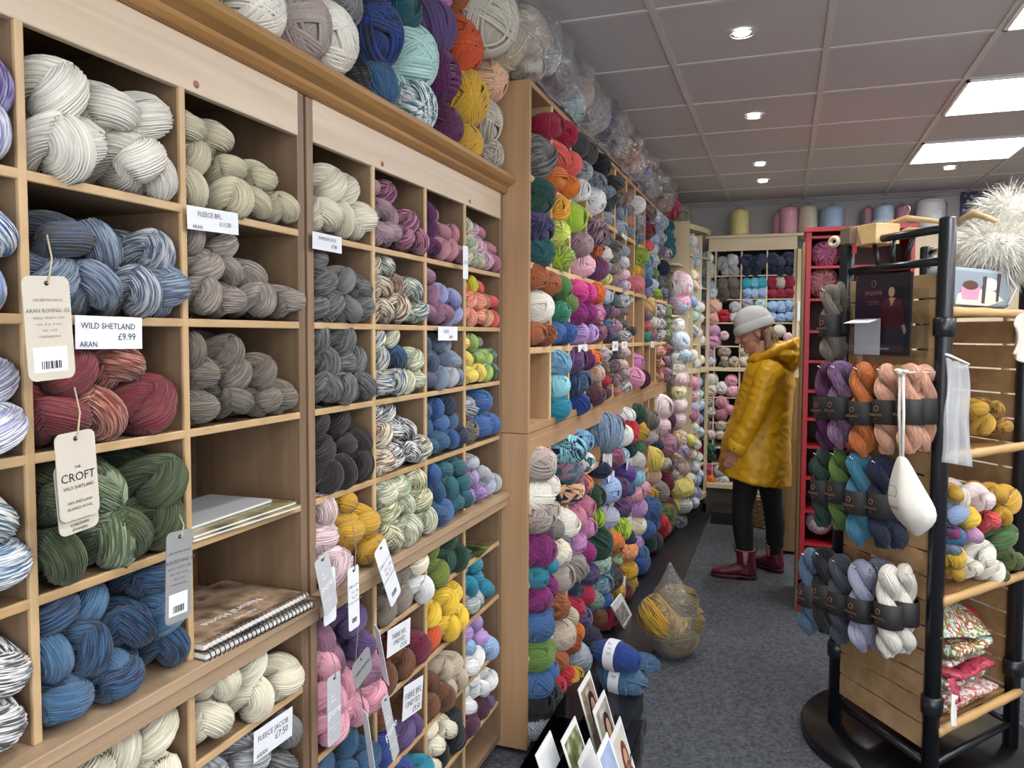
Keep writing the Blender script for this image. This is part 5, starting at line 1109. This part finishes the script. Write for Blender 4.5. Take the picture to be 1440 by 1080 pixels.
def cloth(name, P, nu, nv, mat, parent=None, amp=.01, f=12, th=.003, label=None, cat=None):
    q = MB()
    for i in range(nv+1):
        for j in range(nu+1):
            u, v = j/nu, i/nv; p = (P[0]*(1-u)+P[1]*u)*(1-v)+(P[3]*(1-u)+P[2]*u)*v
            q.v.append(p+V((noise.noise(p*f), noise.noise(p*f+V((9, 0, 0))), noise.noise(p*f+V((0, 9, 0)))))*amp)
    for i in range(nv):
        for j in range(nu): q.face((i*(nu+1)+j, i*(nu+1)+j+1, (i+1)*(nu+1)+j+1, (i+1)*(nu+1)+j))
    o = q.build(name, mat, parent); s = o.modifiers.new('t', 'SOLIDIFY'); s.thickness = th
    if label: tag(o, label, cat)
    return o
cloth('folded_fabric', [pa+Z*.01, pb+Z*.02, pc_, pd], 14, 14, fb[0], label='food-print cotton fabric draped over the fabric stack', cat='fabric', th=.006)
cloth('folded_fabric', [at(1338, 868, P=pF-N2*.10, N=N2), at(1352, 850, P=pF-N2*.12, N=N2), at(1366, 856, P=pF-N2*.10, N=N2), at(1393, 892, P=pF-N2*.02, N=N2)], 12, 12, plain('fabric_red', 'A51F33', .7), label='plain red fabric peak behind the food-print cotton', cat='fabric', th=.006)
cloth('fabric_ribbon', [at(1331, 955, P=pF+N2*.03, N=N2), at(1341, 952, P=pF+N2*.03, N=N2), at(1350, 986, P=pF+N2*.06, N=N2), at(1343, 990, P=pF+N2*.06, N=N2)], 4, 14, fb[3], label='printed ribbon end hanging off the lowest bamboo shelf', cat='ribbon', amp=.004)
cloth('fabric_ribbon', [at(1337, 976, P=pF+N2*.055, N=N2), at(1346, 978, P=pF+N2*.055, N=N2), at(1345, 1022, P=pF+N2*.065, N=N2), at(1337, 1022, P=pF+N2*.065, N=N2)], 4, 14, plain('ribbon_white', 'E8E4DA', .8), label='white ribbon hanging below the lowest bamboo shelf', cat='ribbon', amp=.003, th=.002)
# sheer mesh bag hanging from the front post
mm, nt, N_, L_, B = newmat('sheer_mesh'); B.inputs['Base Color'].default_value = lin('D2D6DA'); B.inputs['Alpha'].default_value = .34; B.inputs['Roughness'].default_value = .7; MATS['sheer_mesh'] = mm
P = [at(1330, 503, P=pF+N2*.06, N=N2), at(1362, 514, P=pF+N2*.06, N=N2), at(1368, 657, P=pF+N2*.07, N=N2), at(1326, 650, P=pF+N2*.07, N=N2)]
q = MB()
for i in range(29):
    for j in range(25):
        u, v = j/24, i/28; p = (P[0]*(1-u)+P[1]*u)*(1-v)+(P[3]*(1-u)+P[2]*u)*v
        q.v.append(p+N2*(.010*sin(u*16+3*v)+.006*sin(u*31))*(.3+v)+dFR*.006*sin(v*9))
for i in range(28):
    for j in range(24): q.face((i*25+j, i*25+j+1, (i+1)*25+j+1, (i+1)*25+j))
MT = thing('mesh_bag', P[0], 'sheer white mesh bag hanging beside the front post of the stand', 'bag')
o = q.build('netting', mm, MT); s = o.modifiers.new('t', 'SOLIDIFY'); s.thickness = .0015
q = MB(); q.tube([P[0]+Z*.01, P[0]+Z*.004+dFR*.03, P[1]+Z*.004], .004, 6); q.build('drawstring_hem', plain('cord_white', 'F0F0F0', .7), MT)
cloth('canvas_bag', [at(1424, 455, P=pR+N2*.12, N=N2), at(1446, 440, P=pR+N2*.12, N=N2), at(1450, 505, P=pR+N2*.12, N=N2), at(1419, 497, P=pR+N2*.12, N=N2)], 16, 16, plain('canvas', 'D9D0C0', .85), label='corner of a beige canvas bag at the right edge', cat='bag', amp=.03, f=14, th=.008)
# child's picture bag on the top shelf
c0 = at(1336, 434, P=pF-N2*.0, N=N2); c1 = at(1424, 438, P=pF-N2*.0, N=N2); wbag = (c1-c0).length*.97; bx = (c1-c0); bx.z = 0; bx.normalize(); c0.z = 1.596
HB = thing('picture_bag', c0, 'small grey-blue bag printed with a pink bucket under the fluffy hat', 'bag')
hb = .125; out = [(0.0, 0), (wbag*.97, 0), (wbag, .02), (wbag*.99, hb*.8), (wbag*.93, hb), (.03, hb), (.0, hb*.8)]
MB().poly([c0+bx*x+Z*y-N2*.09 for x, y in out], N2*.09).build('pouch', plain('bag_blue', '8A979E', .6), HB, bevel=.012)
def dec(pts, col, k, nm='print'): MB().poly([c0+bx*wbag*x+Z*hb*y+N2*(.0008+.0004*k) for x, y in pts], N2*.0003).build(nm, plain('dec_'+col, col, .6), HB)
dec([(.08, .06), (.6, .04), (.86, .2), (.7, .42), (.3, .5), (.1, .3)], 'D8D2BE', 0); dec([(.18, .18), (.42, .18), (.46, .5), (.14, .5)], 'D58FA8', 1); dec(circ(.3, .55, .12, .12), '5B3A28', 2)
dec([(.48, .1), (.53, .1), (.56, .8), (.50, .8)], '4A3A34', 3); dec([(.72, .16), (.76, .16), (.80, .9), (.74, .9)], '4A3A34', 3); dec(circ(.62, .6, .14, .17), 'C9CDCB', 1)
q = MB(); q.tube([c0+bx*wbag*.9+N2*.004+Z*hb*.9, c0+bx*wbag*1.02+N2*.01+Z*hb*.55, c0+bx*wbag*.92+N2*.004+Z*.01], .004, 8); q.build('strap', plain('strap_white', 'D5DADC', .5), HB)
# fluffy hat
FH = thing('fluffy_hat', at(1392, 398, P=pF-N2*.05, N=N2), 'big shaggy cream faux fur hat on top of the display stand', 'hat')
fc1 = at(1396, 358, P=pF-N2*.08, N=N2); fc2 = at(1416, 312, P=pF-N2*.10, N=N2)
core = MB(); core.ell(fc1, (.13, .12, .075)); core.ell(fc2, (.085, .085, .085))
furm = plain('fur_cream', 'DAD6CA', .7, bump=.0)
core.build('hat_base', furm, FH)
q = MB(); fr = random.Random(9)
for (c, r, n_) in ((fc1, V((.133, .122, .08)), 3600), (fc2, V((.088, .088, .088)), 2100)):
    for i in range(n_):
        z = fr.uniform(-1, 1); a = fr.uniform(0, 2*pi); s = sqrt(1-z*z); d = V((s*cos(a), s*sin(a), z))
        p = c+V((d.x*r.x, d.y*r.y, d.z*r.z)); L_f = fr.uniform(.045, .085); w_ = fr.uniform(.001, .002)
        drop = V((fr.uniform(-.4, .4), fr.uniform(-.4, .4), -.9)); cur = d.lerp(drop.normalized(), .25).normalized(); side = cur.cross(V((fr.uniform(-1, 1), fr.uniform(-1, 1), fr.uniform(-1, 1)))).normalized()
        b = len(q.v)
        for k in range(5):
            t = k/4; ww = w_*(1-t*.9); q.v += [p-side*ww, p+side*ww]; cur = (cur*.8+drop*.16+side.cross(cur)*.12*sin(3*t+i)).normalized(); p = p+cur*L_f/4
        for k in range(4): q.face((b+2*k, b+2*k+1, b+2*k+3, b+2*k+2))
q.build('fur', furm, FH)
# wooden bits and hangers on the stand top
pine = wood('pine', 'DDBE8C', 'C9A46C', 'x', .45)
tt = at(1196, 346, P=pL+N1*.02, N=N1)
MB().slab(at(1197, 347, P=pL+N1*.03, N=N1), dLF*.12, -N1*.10, Z*.07).build('wooden_block', pine, bevel=.003)
tag(bpy.data.objects['wooden_block'], 'pale pine block on top of the stand beside the wooden ring', 'block')
tag(MB().slab(at(1181, 345, P=pL+N1*.06, N=N1), dLF*.05, -N1*.06, Z*.06).build('clamp_block', plain('walnut', '6B5B4B', .5), None, bevel=.003), 'dark grey-brown clamp block between the wooden ring and pine block', 'block')
rc = at(1173, 340, P=pL+N1*.08, N=N1)
q = MB(); q.tube([rc+(sd*.022*cos(t*pi/8)+Z*.014*sin(t*pi/8)) for t in range(16)], .0075, 10, closed=True); tag(q.build('wooden_ring', plain('ring_wood', 'D8CBB0', .45)), 'pale turned wooden ring at the top left of the stand', 'ring')
tag(MB().slab(at(1199, 357, P=pL+N1*.03, N=N1), dLF*.02, N1*.002, Z*.034).build('pink_tag', plain('tag_pink', 'F0606A', .6)), 'small salmon pink tag under the pine block', 'label')
for i, (x0, y0, x1, y1, w) in enumerate(((1232, 318, 1322, 308, 'left one, nearest the pine block'), (1240, 338, 1318, 322, 'lower one inside the black crossbars'), (1342, 310, 1400, 306, 'right one reaching towards the fluffy hat'))):
    a, b = at(x0, y0, P=pL+N1*-.12, N=N1), at(x1, y1, P=pL+N1*-.12, N=N1); m_ = (a+b)/2
    hT = thing('coat_hanger', m_, 'pale wooden coat hanger on the stand top, '+w, 'hanger', 'coat hangers on the stand')
    q = MB(); q.tube([a+Z*-.01, a.lerp(b, .25)+Z*.004, m_+Z*.016, a.lerp(b, .75)+Z*.004, b+Z*-.01], [.007, .009, .011, .009, .007], 10); q.build('bar', pine, hT)
    q = MB(); q.tube([m_+Z*.016]+[m_+Z*(.045+.014*sin(t))+(b-a).normalized()*.014*cos(t) for t in [-pi/2+k*pi*1.4/8 for k in range(9)]], .0018, 6); q.build('hook', chrome, hT)
q = MB()
for k in range(5):
    a = at(1236+6*k, 322, P=pL-N1*.05, N=N1); q.tube([a+V((.012*cos(t), 0.004*k, .018*sin(t))) for t in [i*pi/6 for i in range(12)]], .002, 5, closed=True)
tag(q.build('metal_rings', chrome), 'cluster of small metal rings above the black crossbar', 'rings')
# ================================================================== the person
PP = thing('person', V((-.13, 5.0, 0)), 'person in yellow raincoat, grey beanie and burgundy boots browsing the shelves', 'person')
skin = plain('skin', 'C08C74', .5, ns=200); 
Fh = V((-.95, -.16, -.25)).normalized(); Lh = V((-.13, -.99, 0)).normalized(); Lh = (Lh-Fh*Lh.dot(Fh)).normalized(); Uh = Fh.cross(Lh).normalized()
if Uh.z < 0: Uh = -Uh
OH = V((-.172, 4.95, 1.512)); MH = Matrix((Fh, Lh, Uh)).transposed()
def h(x, y, z): return OH+Fh*x+Lh*y+Uh*z
b = MB()
E3 = lambda c, r, R=None, n=20, m=12: b.ell(h(*c), r, MH @ (R or Matrix.Identity(3)), n, m)
E3((-.012, 0, .05), (.098, .076, .098)); E3((.028, 0, -.03), (.062, .058, .082)); E3((.062, 0, -.088), (.026, .026, .022)); E3((.05, 0, -.07), (.035, .04, .028))
E3((.102, 0, -.010), (.019, .012, .025), Matrix.Rotation(.35, 3, 'Y')); E3((.114, 0, -.024), (.014, .013, .011)); E3((.078, 0, .032), (.018, .05, .014))
for s in (-1, 1): E3((.062, .034*s, -.022), (.028, .026, .024)); E3((-.008, .077*s, -.002), (.018, .007, .031), Matrix.Rotation(.2, 3, 'Y')); E3((.1, .011*s, -.028), (.009, .008, .007))
E3((.090, 0, -.050), (.010, .022, .006)); E3((.087, 0, -.060), (.010, .019, .007))
b.tube([h(-.02, 0, -.05), V((-.12, 4.95, 1.36)), V((-.09, 4.95, 1.28))], [.055, .054, .075], 16)      # neck
R = []
for z, cx, a_, b_ in ((1.36, -.09, .06, .08), (1.31, -.085, .09, .16), (1.22, -.09, .115, .18), (1.08, -.11, .115, .155), (.98, -.125, .11, .14), (.88, -.13, .125, .165), (.80, -.135, .12, .16)):
    R.append([V((cx+a_*cos(2*pi*k/28), 4.96+b_*sin(2*pi*k/28), z)) for k in range(28)])
b.rings(R)
def arm(sh, el, wr, pal, side):
    b.tube([sh, sh.lerp(el, .5), el, el.lerp(wr, .4), wr], [.05, .045, .038, .038, .026], 14)
    d = (pal-wr).normalized(); sdv = V((1, 0, 0)); sdv = (sdv-d*sdv.dot(d)).normalized(); nn = d.cross(sdv)*side   # nn: away from thigh
    b.tube([wr, wr+d*.02, wr+d*.05, wr+d*.085], [(.026, .021), (.030, .018), (.040, .016), (.037, .014)], 14, up=sdv)
    for k, (o_, ln, r_) in enumerate(((-.028, .070, .0078), (-.0095, .078, .0082), (.0095, .072, .0079), (.027, .056, .0070))):   # index at -x (front)
        p = wr+d*.082+sdv*o_; cu = -nn
        p1 = p+(d*.93+cu*.18).normalized()*ln*.42; p2 = p1+(d*.62+cu*.7+sdv*-.05).normalized()*ln*.34; p3 = p2+(d*.15+cu*.95).normalized()*ln*.26
        b.tube([p-d*.02, p, p1, p2, p3], [r_*1.1, r_*1.1, r_, r_*.92, r_*.75], 10)
    t0 = wr+d*.03-sdv*.026; t1 = t0+(d*.6-sdv*.6-nn*.2).normalized()*.034; t2 = t1+(d*.95-sdv*.1-nn*.2).normalized()*.03
    b.tube([t0-d*.01, t0, t1, t2], [.012, .012, .0095, .0075], 10)
shL, elL, wrL, paL = V((-.075, 4.80, 1.27)), V((-.16, 4.755, 1.02)), V((-.262, 4.76, .815)), V((-.29, 4.765, .74))
shR, elR, wrR, paR = V((-.10, 5.13, 1.27)), V((-.13, 5.20, 1.02)), V((-.25, 5.17, .83)), V((-.285, 5.16, .76))
arm(shL, elL, wrL, paL, 1); arm(shR, elR, wrR, paR, -1)
lg1 = [V((-.175, 4.90, .84)), V((-.20, 4.89, .62)), V((-.225, 4.89, .42)), V((-.215, 4.90, .30)), V((-.195, 4.90, .12)), V((-.20, 4.90, .06))]
lg2 = [V((-.10, 5.05, .84)), V((-.075, 5.08, .62)), V((-.045, 5.10, .42)), V((-.03, 5.11, .30)), V((-.03, 5.12, .12)), V((-.03, 5.12, .06))]
for lg in (lg1, lg2): b.tube(lg, [.080, .070, .052, .053, .034, .030], 18)
for lg, fd in ((lg1, V((-1, -.05, 0))), (lg2, V((-.75, .55, 0)))): b.tube([lg[-1]+Z*.0, lg[-1]+fd.normalized()*.05-Z*.01, lg[-1]+fd.normalized()*.12-Z*.015], [.028, .020, .014], 12)
remesh(b, 'body', skin, PP, .0052, 3)
# eyes, brow, mouth
for s in (-1, 1):
    MB().ell(h(.083, .031*s, .006), (.010, .012, .006), MH, 12, 8).build('eye', plain('eye_white', 'E8E2DC', .3), PP)
    q = MB(); q.tube([h(.088, .019*s, .008), h(.0945, .030*s, .004), h(.086, .043*s, .006)], .0018, 6); q.build('eyelash', plain('lash', '2A1D18', .6), PP)
    q = MB(); q.tube([h(.094, .016*s, .026), h(.096, .032*s, .031), h(.084, .048*s, .026)], [.002, .003, .0015], 6); q.build('eyebrow', plain('brow', '6A5040', .7), PP)
q = MB(); q.tube([h(.090, .020, -.055), h(.099, .008, -.0545), h(.1, 0, -.055), h(.099, -.008, -.0545), h(.090, -.020, -.055)], .003, 6); q.build('lips', plain('lips', 'A5605A', .45), PP)
# hair: strands at the nape, plait over the shoulder
hair = plain('hair_brown', '7A5F48', .5, ns=300, bump=.5); q = MB(); hr = random.Random(3)
for k in range(70):
    a = hr.uniform(-1, 1); s0 = h(-.03-.06*(1-abs(a)), .078*a, .03+hr.uniform(-.02, .02)); e = V((-.075+.05*hr.random(), 4.93+.07*a+hr.uniform(-.02, .02), 1.40+hr.uniform(-.02, .03)))
    q.tube([s0, s0.lerp(e, .5)+V((.025, -.01, 0)), e], [.006, .006, .004], 6)
for st in range(3):
    q.tube([h(-.062, .074, -.005).lerp(V((-.085, 4.845, 1.405)), t/16)+V((.010*sin(t*1.1+st*2.09), .008*cos(t*1.1+st*2.09)-.008, 0)) for t in range(17)], [.011]*14+[.009, .006, .003], 8)
q.ell(h(-.062, 0, -.012), (.056, .082, .062), MH, 18, 12); q.build('hair', hair, PP)
# beanie
fel = plain('beanie_grey', 'B5B6B6', .9, ns=420, bump=.25)
def dome(prof, nm, mat):
    R = []
    for (r, z) in prof: R.append([h(-.006+r*1.12*cos(2*pi*k/48), r*.94*sin(2*pi*k/48)*(1+.01*sin(k*3)), z+(.012*cos(2*pi*k/48)*-1 if z < .09 else 0)) for k in range(48)])
    return MB().rings(R, cap=True).build(nm, mat, PP)
dome([(.096, .020), (.105, .018), (.110, .026), (.112, .045), (.110, .066), (.105, .073), (.100, .068), (.102, .085), (.099, .105), (.088, .130), (.068, .152), (.042, .167), (.018, .174), (.002, .176)], 'beanie', fel)
# raincoat
c = MB()
prof_ = [(1.395, -.125, .075, .085), (1.36, -.11, .10, .115), (1.325, -.09, .125, .165), (1.28, -.085, .145, .195), (1.2, -.09, .158, .215), (1.1, -.115, .168, .212), (1.0, -.13, .182, .212), (.9, -.145, .197, .222), (.8, -.155, .208, .235), (.72, -.158, .214, .245)]
R = []
NK = 72
def fold(k, z): 
    a = 2*pi*k/NK
    return 1+(.020*sin(5*a+2*z)+.014*sin(9*a+6*z))*max(0, min(1, (1.15-z)/.4))
for z, cx, a_, b_ in prof_: R.append([V((cx+a_*cos(2*pi*k/NK)*fold(k, z), 4.965+b_*sin(2*pi*k/NK)*fold(k, z), z)) for k in range(NK)])
R.append([V((-.158+.216*cos(2*pi*k/NK)*fold(k, .66), 4.965+.248*sin(2*pi*k/NK)*fold(k, .66), .665-.075*(cos(2*pi*k/NK)*.5+.5))) for k in range(NK)])
R.append([V((-.158+.208*cos(2*pi*k/NK)*fold(k, .66), 4.965+.240*sin(2*pi*k/NK)*fold(k, .66), .655-.075*(cos(2*pi*k/NK)*.5+.5))) for k in range(NK)])
c.rings(R)
for (s_, e_, w_) in ((shL, elL, wrL), (shR, elR, wrR)):
    c.tube([s_+V((.015, .03 if s_.y < 5 else -.03, .02)), s_, s_.lerp(e_, .5), e_, e_.lerp(w_, .5), w_+(w_-e_)*.02], [(.085, .085), (.082, .08), (.078, .072), (.070, .066), (.064, .060), (.058, .054)], 24)
yel = plain('raincoat_yellow', 'CF9C18', .42, ns=20, bump=.1)
def wr_(p):
    f = noise.noise(V((p.x*9, p.y*9, p.z*5)))*.010+(.5-abs(noise.noise(V((p.x*14+p.z*9, p.y*12, p.z*15-p.x*8))))*2)*.0042+(.5-abs(noise.noise(V((p.x*30-p.z*20, p.y*24, p.z*22+p.x*14))))*2)*.0016
    return f
coat = remesh(c, 'raincoat', yel, PP, .0065, 2, wr_)
# cuff, pocket flap, back seam, buttons
q = MB(); d = (wrL-elL).normalized(); q.tube([wrL-d*.055, wrL-d*.05, wrL+d*.006, wrL+d*.010], [.058, .064, .061, .056], 24); q.build('cuff', yel, PP)
q = MB(); q.tube([wrR-d*.05, wrR+d*.005], [.062, .06], 20); q.build('cuff', yel, PP)
MB().ell(wrL-d*.02+V((-.012, -.061, 0)), (.006, .003, .006)).build('button', plain('button_dark', '3A2A18', .4), PP)
# hood lying on the back
c = MB()
HM = Matrix.Rotation(radians(28), 3, 'Y')
c.ell(V((.005, 4.955, 1.395)), (.115, .15, .062), HM, 28, 16); c.ell(V((.065, 4.955, 1.36)), (.05, .12, .085), HM, 24, 14); c.ell(V((.075, 4.955, 1.425)), (.035, .10, .055), Matrix.Rotation(radians(-20), 3, 'Y'), 24, 14)
c.tube([V((-.205, 4.93, 1.345)), V((-.15, 4.855, 1.360)), V((-.06, 4.82, 1.405)), V((.04, 4.85, 1.455)), V((.085, 4.95, 1.475)), V((.04, 5.06, 1.455)), V((-.06, 5.09, 1.405)), V((-.15, 5.05, 1.360)), V((-.205, 4.98, 1.345))], [.016, .024, .03, .028, .026, .028, .03, .024, .016], 14)
remesh(c, 'hood', yel, PP, .0065, 2, lambda p: noise.noise(p*16)*.009+noise.noise(V((p.x*30, p.y*12, p.z*40)))*.004)
fur = plain('hood_fur', 'A8957E', .8, ns=90, bump=.6); q = MB(); fr2 = random.Random(4)
q.ell(V((-.03, 4.95, 1.425)), (.085, .095, .032), HM, 20, 10)
for i in range(1500):
    a = fr2.uniform(0, 2*pi); rr = sqrt(fr2.random()); p = V((-.03, 4.95, 1.425))+HM @ V((.088*rr*cos(a), .10*rr*sin(a), .030*sqrt(max(0, 1-rr*rr)))); dr = (V((fr2.uniform(-1, 1), fr2.uniform(-1, 1), .8))).normalized()
    s_ = dr.cross(V((1, .3, 0))).normalized()*.0016; bb = len(q.v); q.v += [p-s_, p+s_, p+dr*.022]; q.face((bb, bb+1, bb+2))
q.build('fur_lining', fur, PP)
c = MB(); c.tube([V((-.175, 4.93, 1.352)), V((-.14, 4.87, 1.37)), V((-.08, 4.86, 1.40)), V((-.04, 4.95, 1.41)), V((-.08, 5.04, 1.40)), V((-.14, 5.03, 1.37))], .022, 12, closed=True); c.build('scarf', plain('scarf_dark', '2B2A2E', .9, ns=120, bump=.6), PP)
# leggings with fine ribs
legm = plain('leggings_black', '131316', .75, ns=150, bump=.2)
for lg in (lg1, lg2):
    q = MB(); P_ = []; R_ = []
    for k in range(61):
        t = k/60*4; i = min(int(t), 3); f_ = t-i; P_.append(lg[i].lerp(lg[i+1], f_)); rs = [.092, .080, .060, .060, .044]; R_.append(rs[i]*(1-f_)+rs[i+1]*f_+.0016*(k % 2))
    q.tube(P_, R_, 24); q.build('legging', legm, PP)
# ankle boots
bur = plain('boot_burgundy', '5E1E2C', .38, ns=30); pk = plain('elastic_pink', 'B87A86', .7, ns=300, bump=.3); sole = plain('sole_dark', '3C1420', .6)
def boot(ank, fd):
    fd = V(fd).normalized(); sv = V((-fd.y, fd.x, 0)); O = V((ank.x, ank.y, 0))-fd*.030
    T_ = lambda u, s, z: O+fd*u+sv*s+Z*z
    c = MB(); R = []
    for u, wd, z0, z1 in ((-.03, .028, .03, .07), (-.02, .036, .022, .09), (.02, .040, .02, .105), (.06, .040, .02, .105), (.10, .042, .02, .088), (.14, .045, .02, .070), (.18, .045, .02, .062), (.215, .036, .022, .052), (.235, .018, .026, .040)):
        R.append([T_(u, wd*cos(2*pi*k/24), (z0+z1)/2+(z1-z0)/2*math.copysign(abs(sin(2*pi*k/24))**.8, sin(2*pi*k/24))) for k in range(24)])
    c.rings(R)
    c.tube([T_(.025, 0, .03), T_(.024, 0, .08), T_(.030, 0, .13), T_(.034, 0, .178), T_(.034, 0, .183)], [(.062, .046), (.058, .044), (.055, .046), (.058, .050), (.056, .048)], 24, up=fd)
    bo = remesh(c, 'boot', bur, PP, .005, 5)
    q = MB(); R = []
    for z, g_ in ((.0, 0), (.006, .003), (.022, .004), (.026, .001)):
        row = []
        for k in range(36):
            a = 2*pi*k/36; ln = .137+g_; row.append(T_(.100+ln*math.copysign(abs(cos(a))**.85, cos(a)), (.046+g_)*(1-.12*cos(a)**2)*math.copysign(abs(sin(a))**.75, sin(a)), z+(.014 if (-.35 < cos(a) < .0 and z < .01) else 0)))
        R.append(row)
    q.rings(R).build('sole', sole, bo)
    for s in (-1, 1):
        q = MB(); g = []
        for j, z in enumerate((.100, .125, .15, .178)):
            for i, u in enumerate((-.016+.004*(3-j)*.6, 0, .016-.004*(3-j)*.6)): g.append(T_(.034+u*1.05, s*(.0475+.0035*j*.5+.003), z))
        q.v = g
        for j in range(3):
            for i in range(2): q.face((j*3+i, j*3+i+1, (j+1)*3+i+1, (j+1)*3+i))
        e = q.build('elastic_panel', pk, bo); m_ = e.modifiers.new('t', 'SOLIDIFY'); m_.thickness = .006; m_.offset = 0
    q = MB(); q.tube([T_(.034+.0585*cos(t*pi/12), .0505*sin(t*pi/12), .181) for t in range(24)], .003, 6, closed=True); q.build('collar_trim', pk, bo)
    for u in (-.026, .094): q = MB(); q.tube([T_(u, -.006, .165), T_(u+(-.012 if u < 0 else .012), 0, .203), T_(u, .006, .165)], .003, 6); q.build('pull_tab', sole, bo)
boot(V((-.195, 4.90, 0)), (-1, -.06, 0)); boot(V((-.03, 5.13, 0)), (-.72, .6, 0))
# ================================================================== labels: make every one single out its thing
ORDW = ['first', 'second', 'third', 'fourth', 'fifth', 'sixth', 'seventh', 'eighth', 'ninth', 'tenth']
groups = {}
for o, l, w in YARN: groups.setdefault((l, w), []).append(o)
for (l, w), os_ in groups.items():
    base_ = l+(', '+w if w else '')
    if len(os_) == 1: os_[0]['label'] = base_; continue
    pr = {o: proj(o.location) for o in os_}
    xs = [p[0] for p in pr.values()]; ys = [p[1] for p in pr.values()]
    if len(os_) > 4 and (max(ys)-min(ys)) > 30:      # rank inside rows as well
        os_.sort(key=lambda o: pr[o][0])
    hor = (max(xs)-min(xs)) >= (max(ys)-min(ys))
    os_.sort(key=lambda o: pr[o][0 if hor else 1]); n = len(os_)
    for i, o in enumerate(os_):
        if n == 2: q = ('left one' if i == 0 else 'right one') if hor else ('upper one' if i == 0 else 'lower one')
        else:
            a = 'left' if hor else 'top'
            q = ('leftmost' if hor else 'topmost') if i == 0 else (('rightmost' if hor else 'lowest') if i == n-1 else (ORDW[i] if i < 10 else str(i+1)+'th')+' from '+a)
        o['label'] = base_+', '+q
for o in bpy.data.objects:
    if 'label' in o and len(o['label'].split()) > 16: o['label'] = ' '.join(o['label'].replace(' the ', ' ').split()); 
    if 'label' in o and len(o['label'].split()) > 16: print('LONG', o['label'])
# ================================================================== light and view
W = bpy.data.worlds.new('world'); S.world = W; W.use_nodes = True
W.node_tree.nodes['Background'].inputs['Color'].default_value = lin('DDE6F2'); W.node_tree.nodes['Background'].inputs['Strength'].default_value = .7
# daylight entering through the shop front behind the camera
ld = bpy.data.lights.new('shopfront_daylight', 'AREA'); ld.shape = 'RECTANGLE'; ld.size = 3.4; ld.size_y = 2.0; ld.energy = 45; ld.color = (.93, .97, 1)
lo = bpy.data.objects.new('shopfront_daylight', ld); COL.objects.link(lo); lo.location = (.9, -2.1, 1.4); lo.rotation_euler = (radians(90), 0, 0)
for x, y in ((-.176, 3.085), (-.174, 4.245), (-.176, 5.43), (-.173, 6.02), (1.03, 5.95), (-.176, 1.9), (-.176, .75)):
    sp = bpy.data.lights.new('downlight_beam', 'SPOT'); sp.energy = 26; sp.spot_size = radians(95); sp.spot_blend = .7; sp.shadow_soft_size = .03; sp.color = (1, .97, .93)
    so = bpy.data.objects.new('downlight_beam', sp); COL.objects.link(so); so.location = (x, y, CZ-.03)
S.view_settings.view_transform = 'Standard'; S.view_settings.look = 'None'; S.view_settings.gamma = 1; S.view_settings.exposure = .65
S.view_settings.use_curve_mapping = False
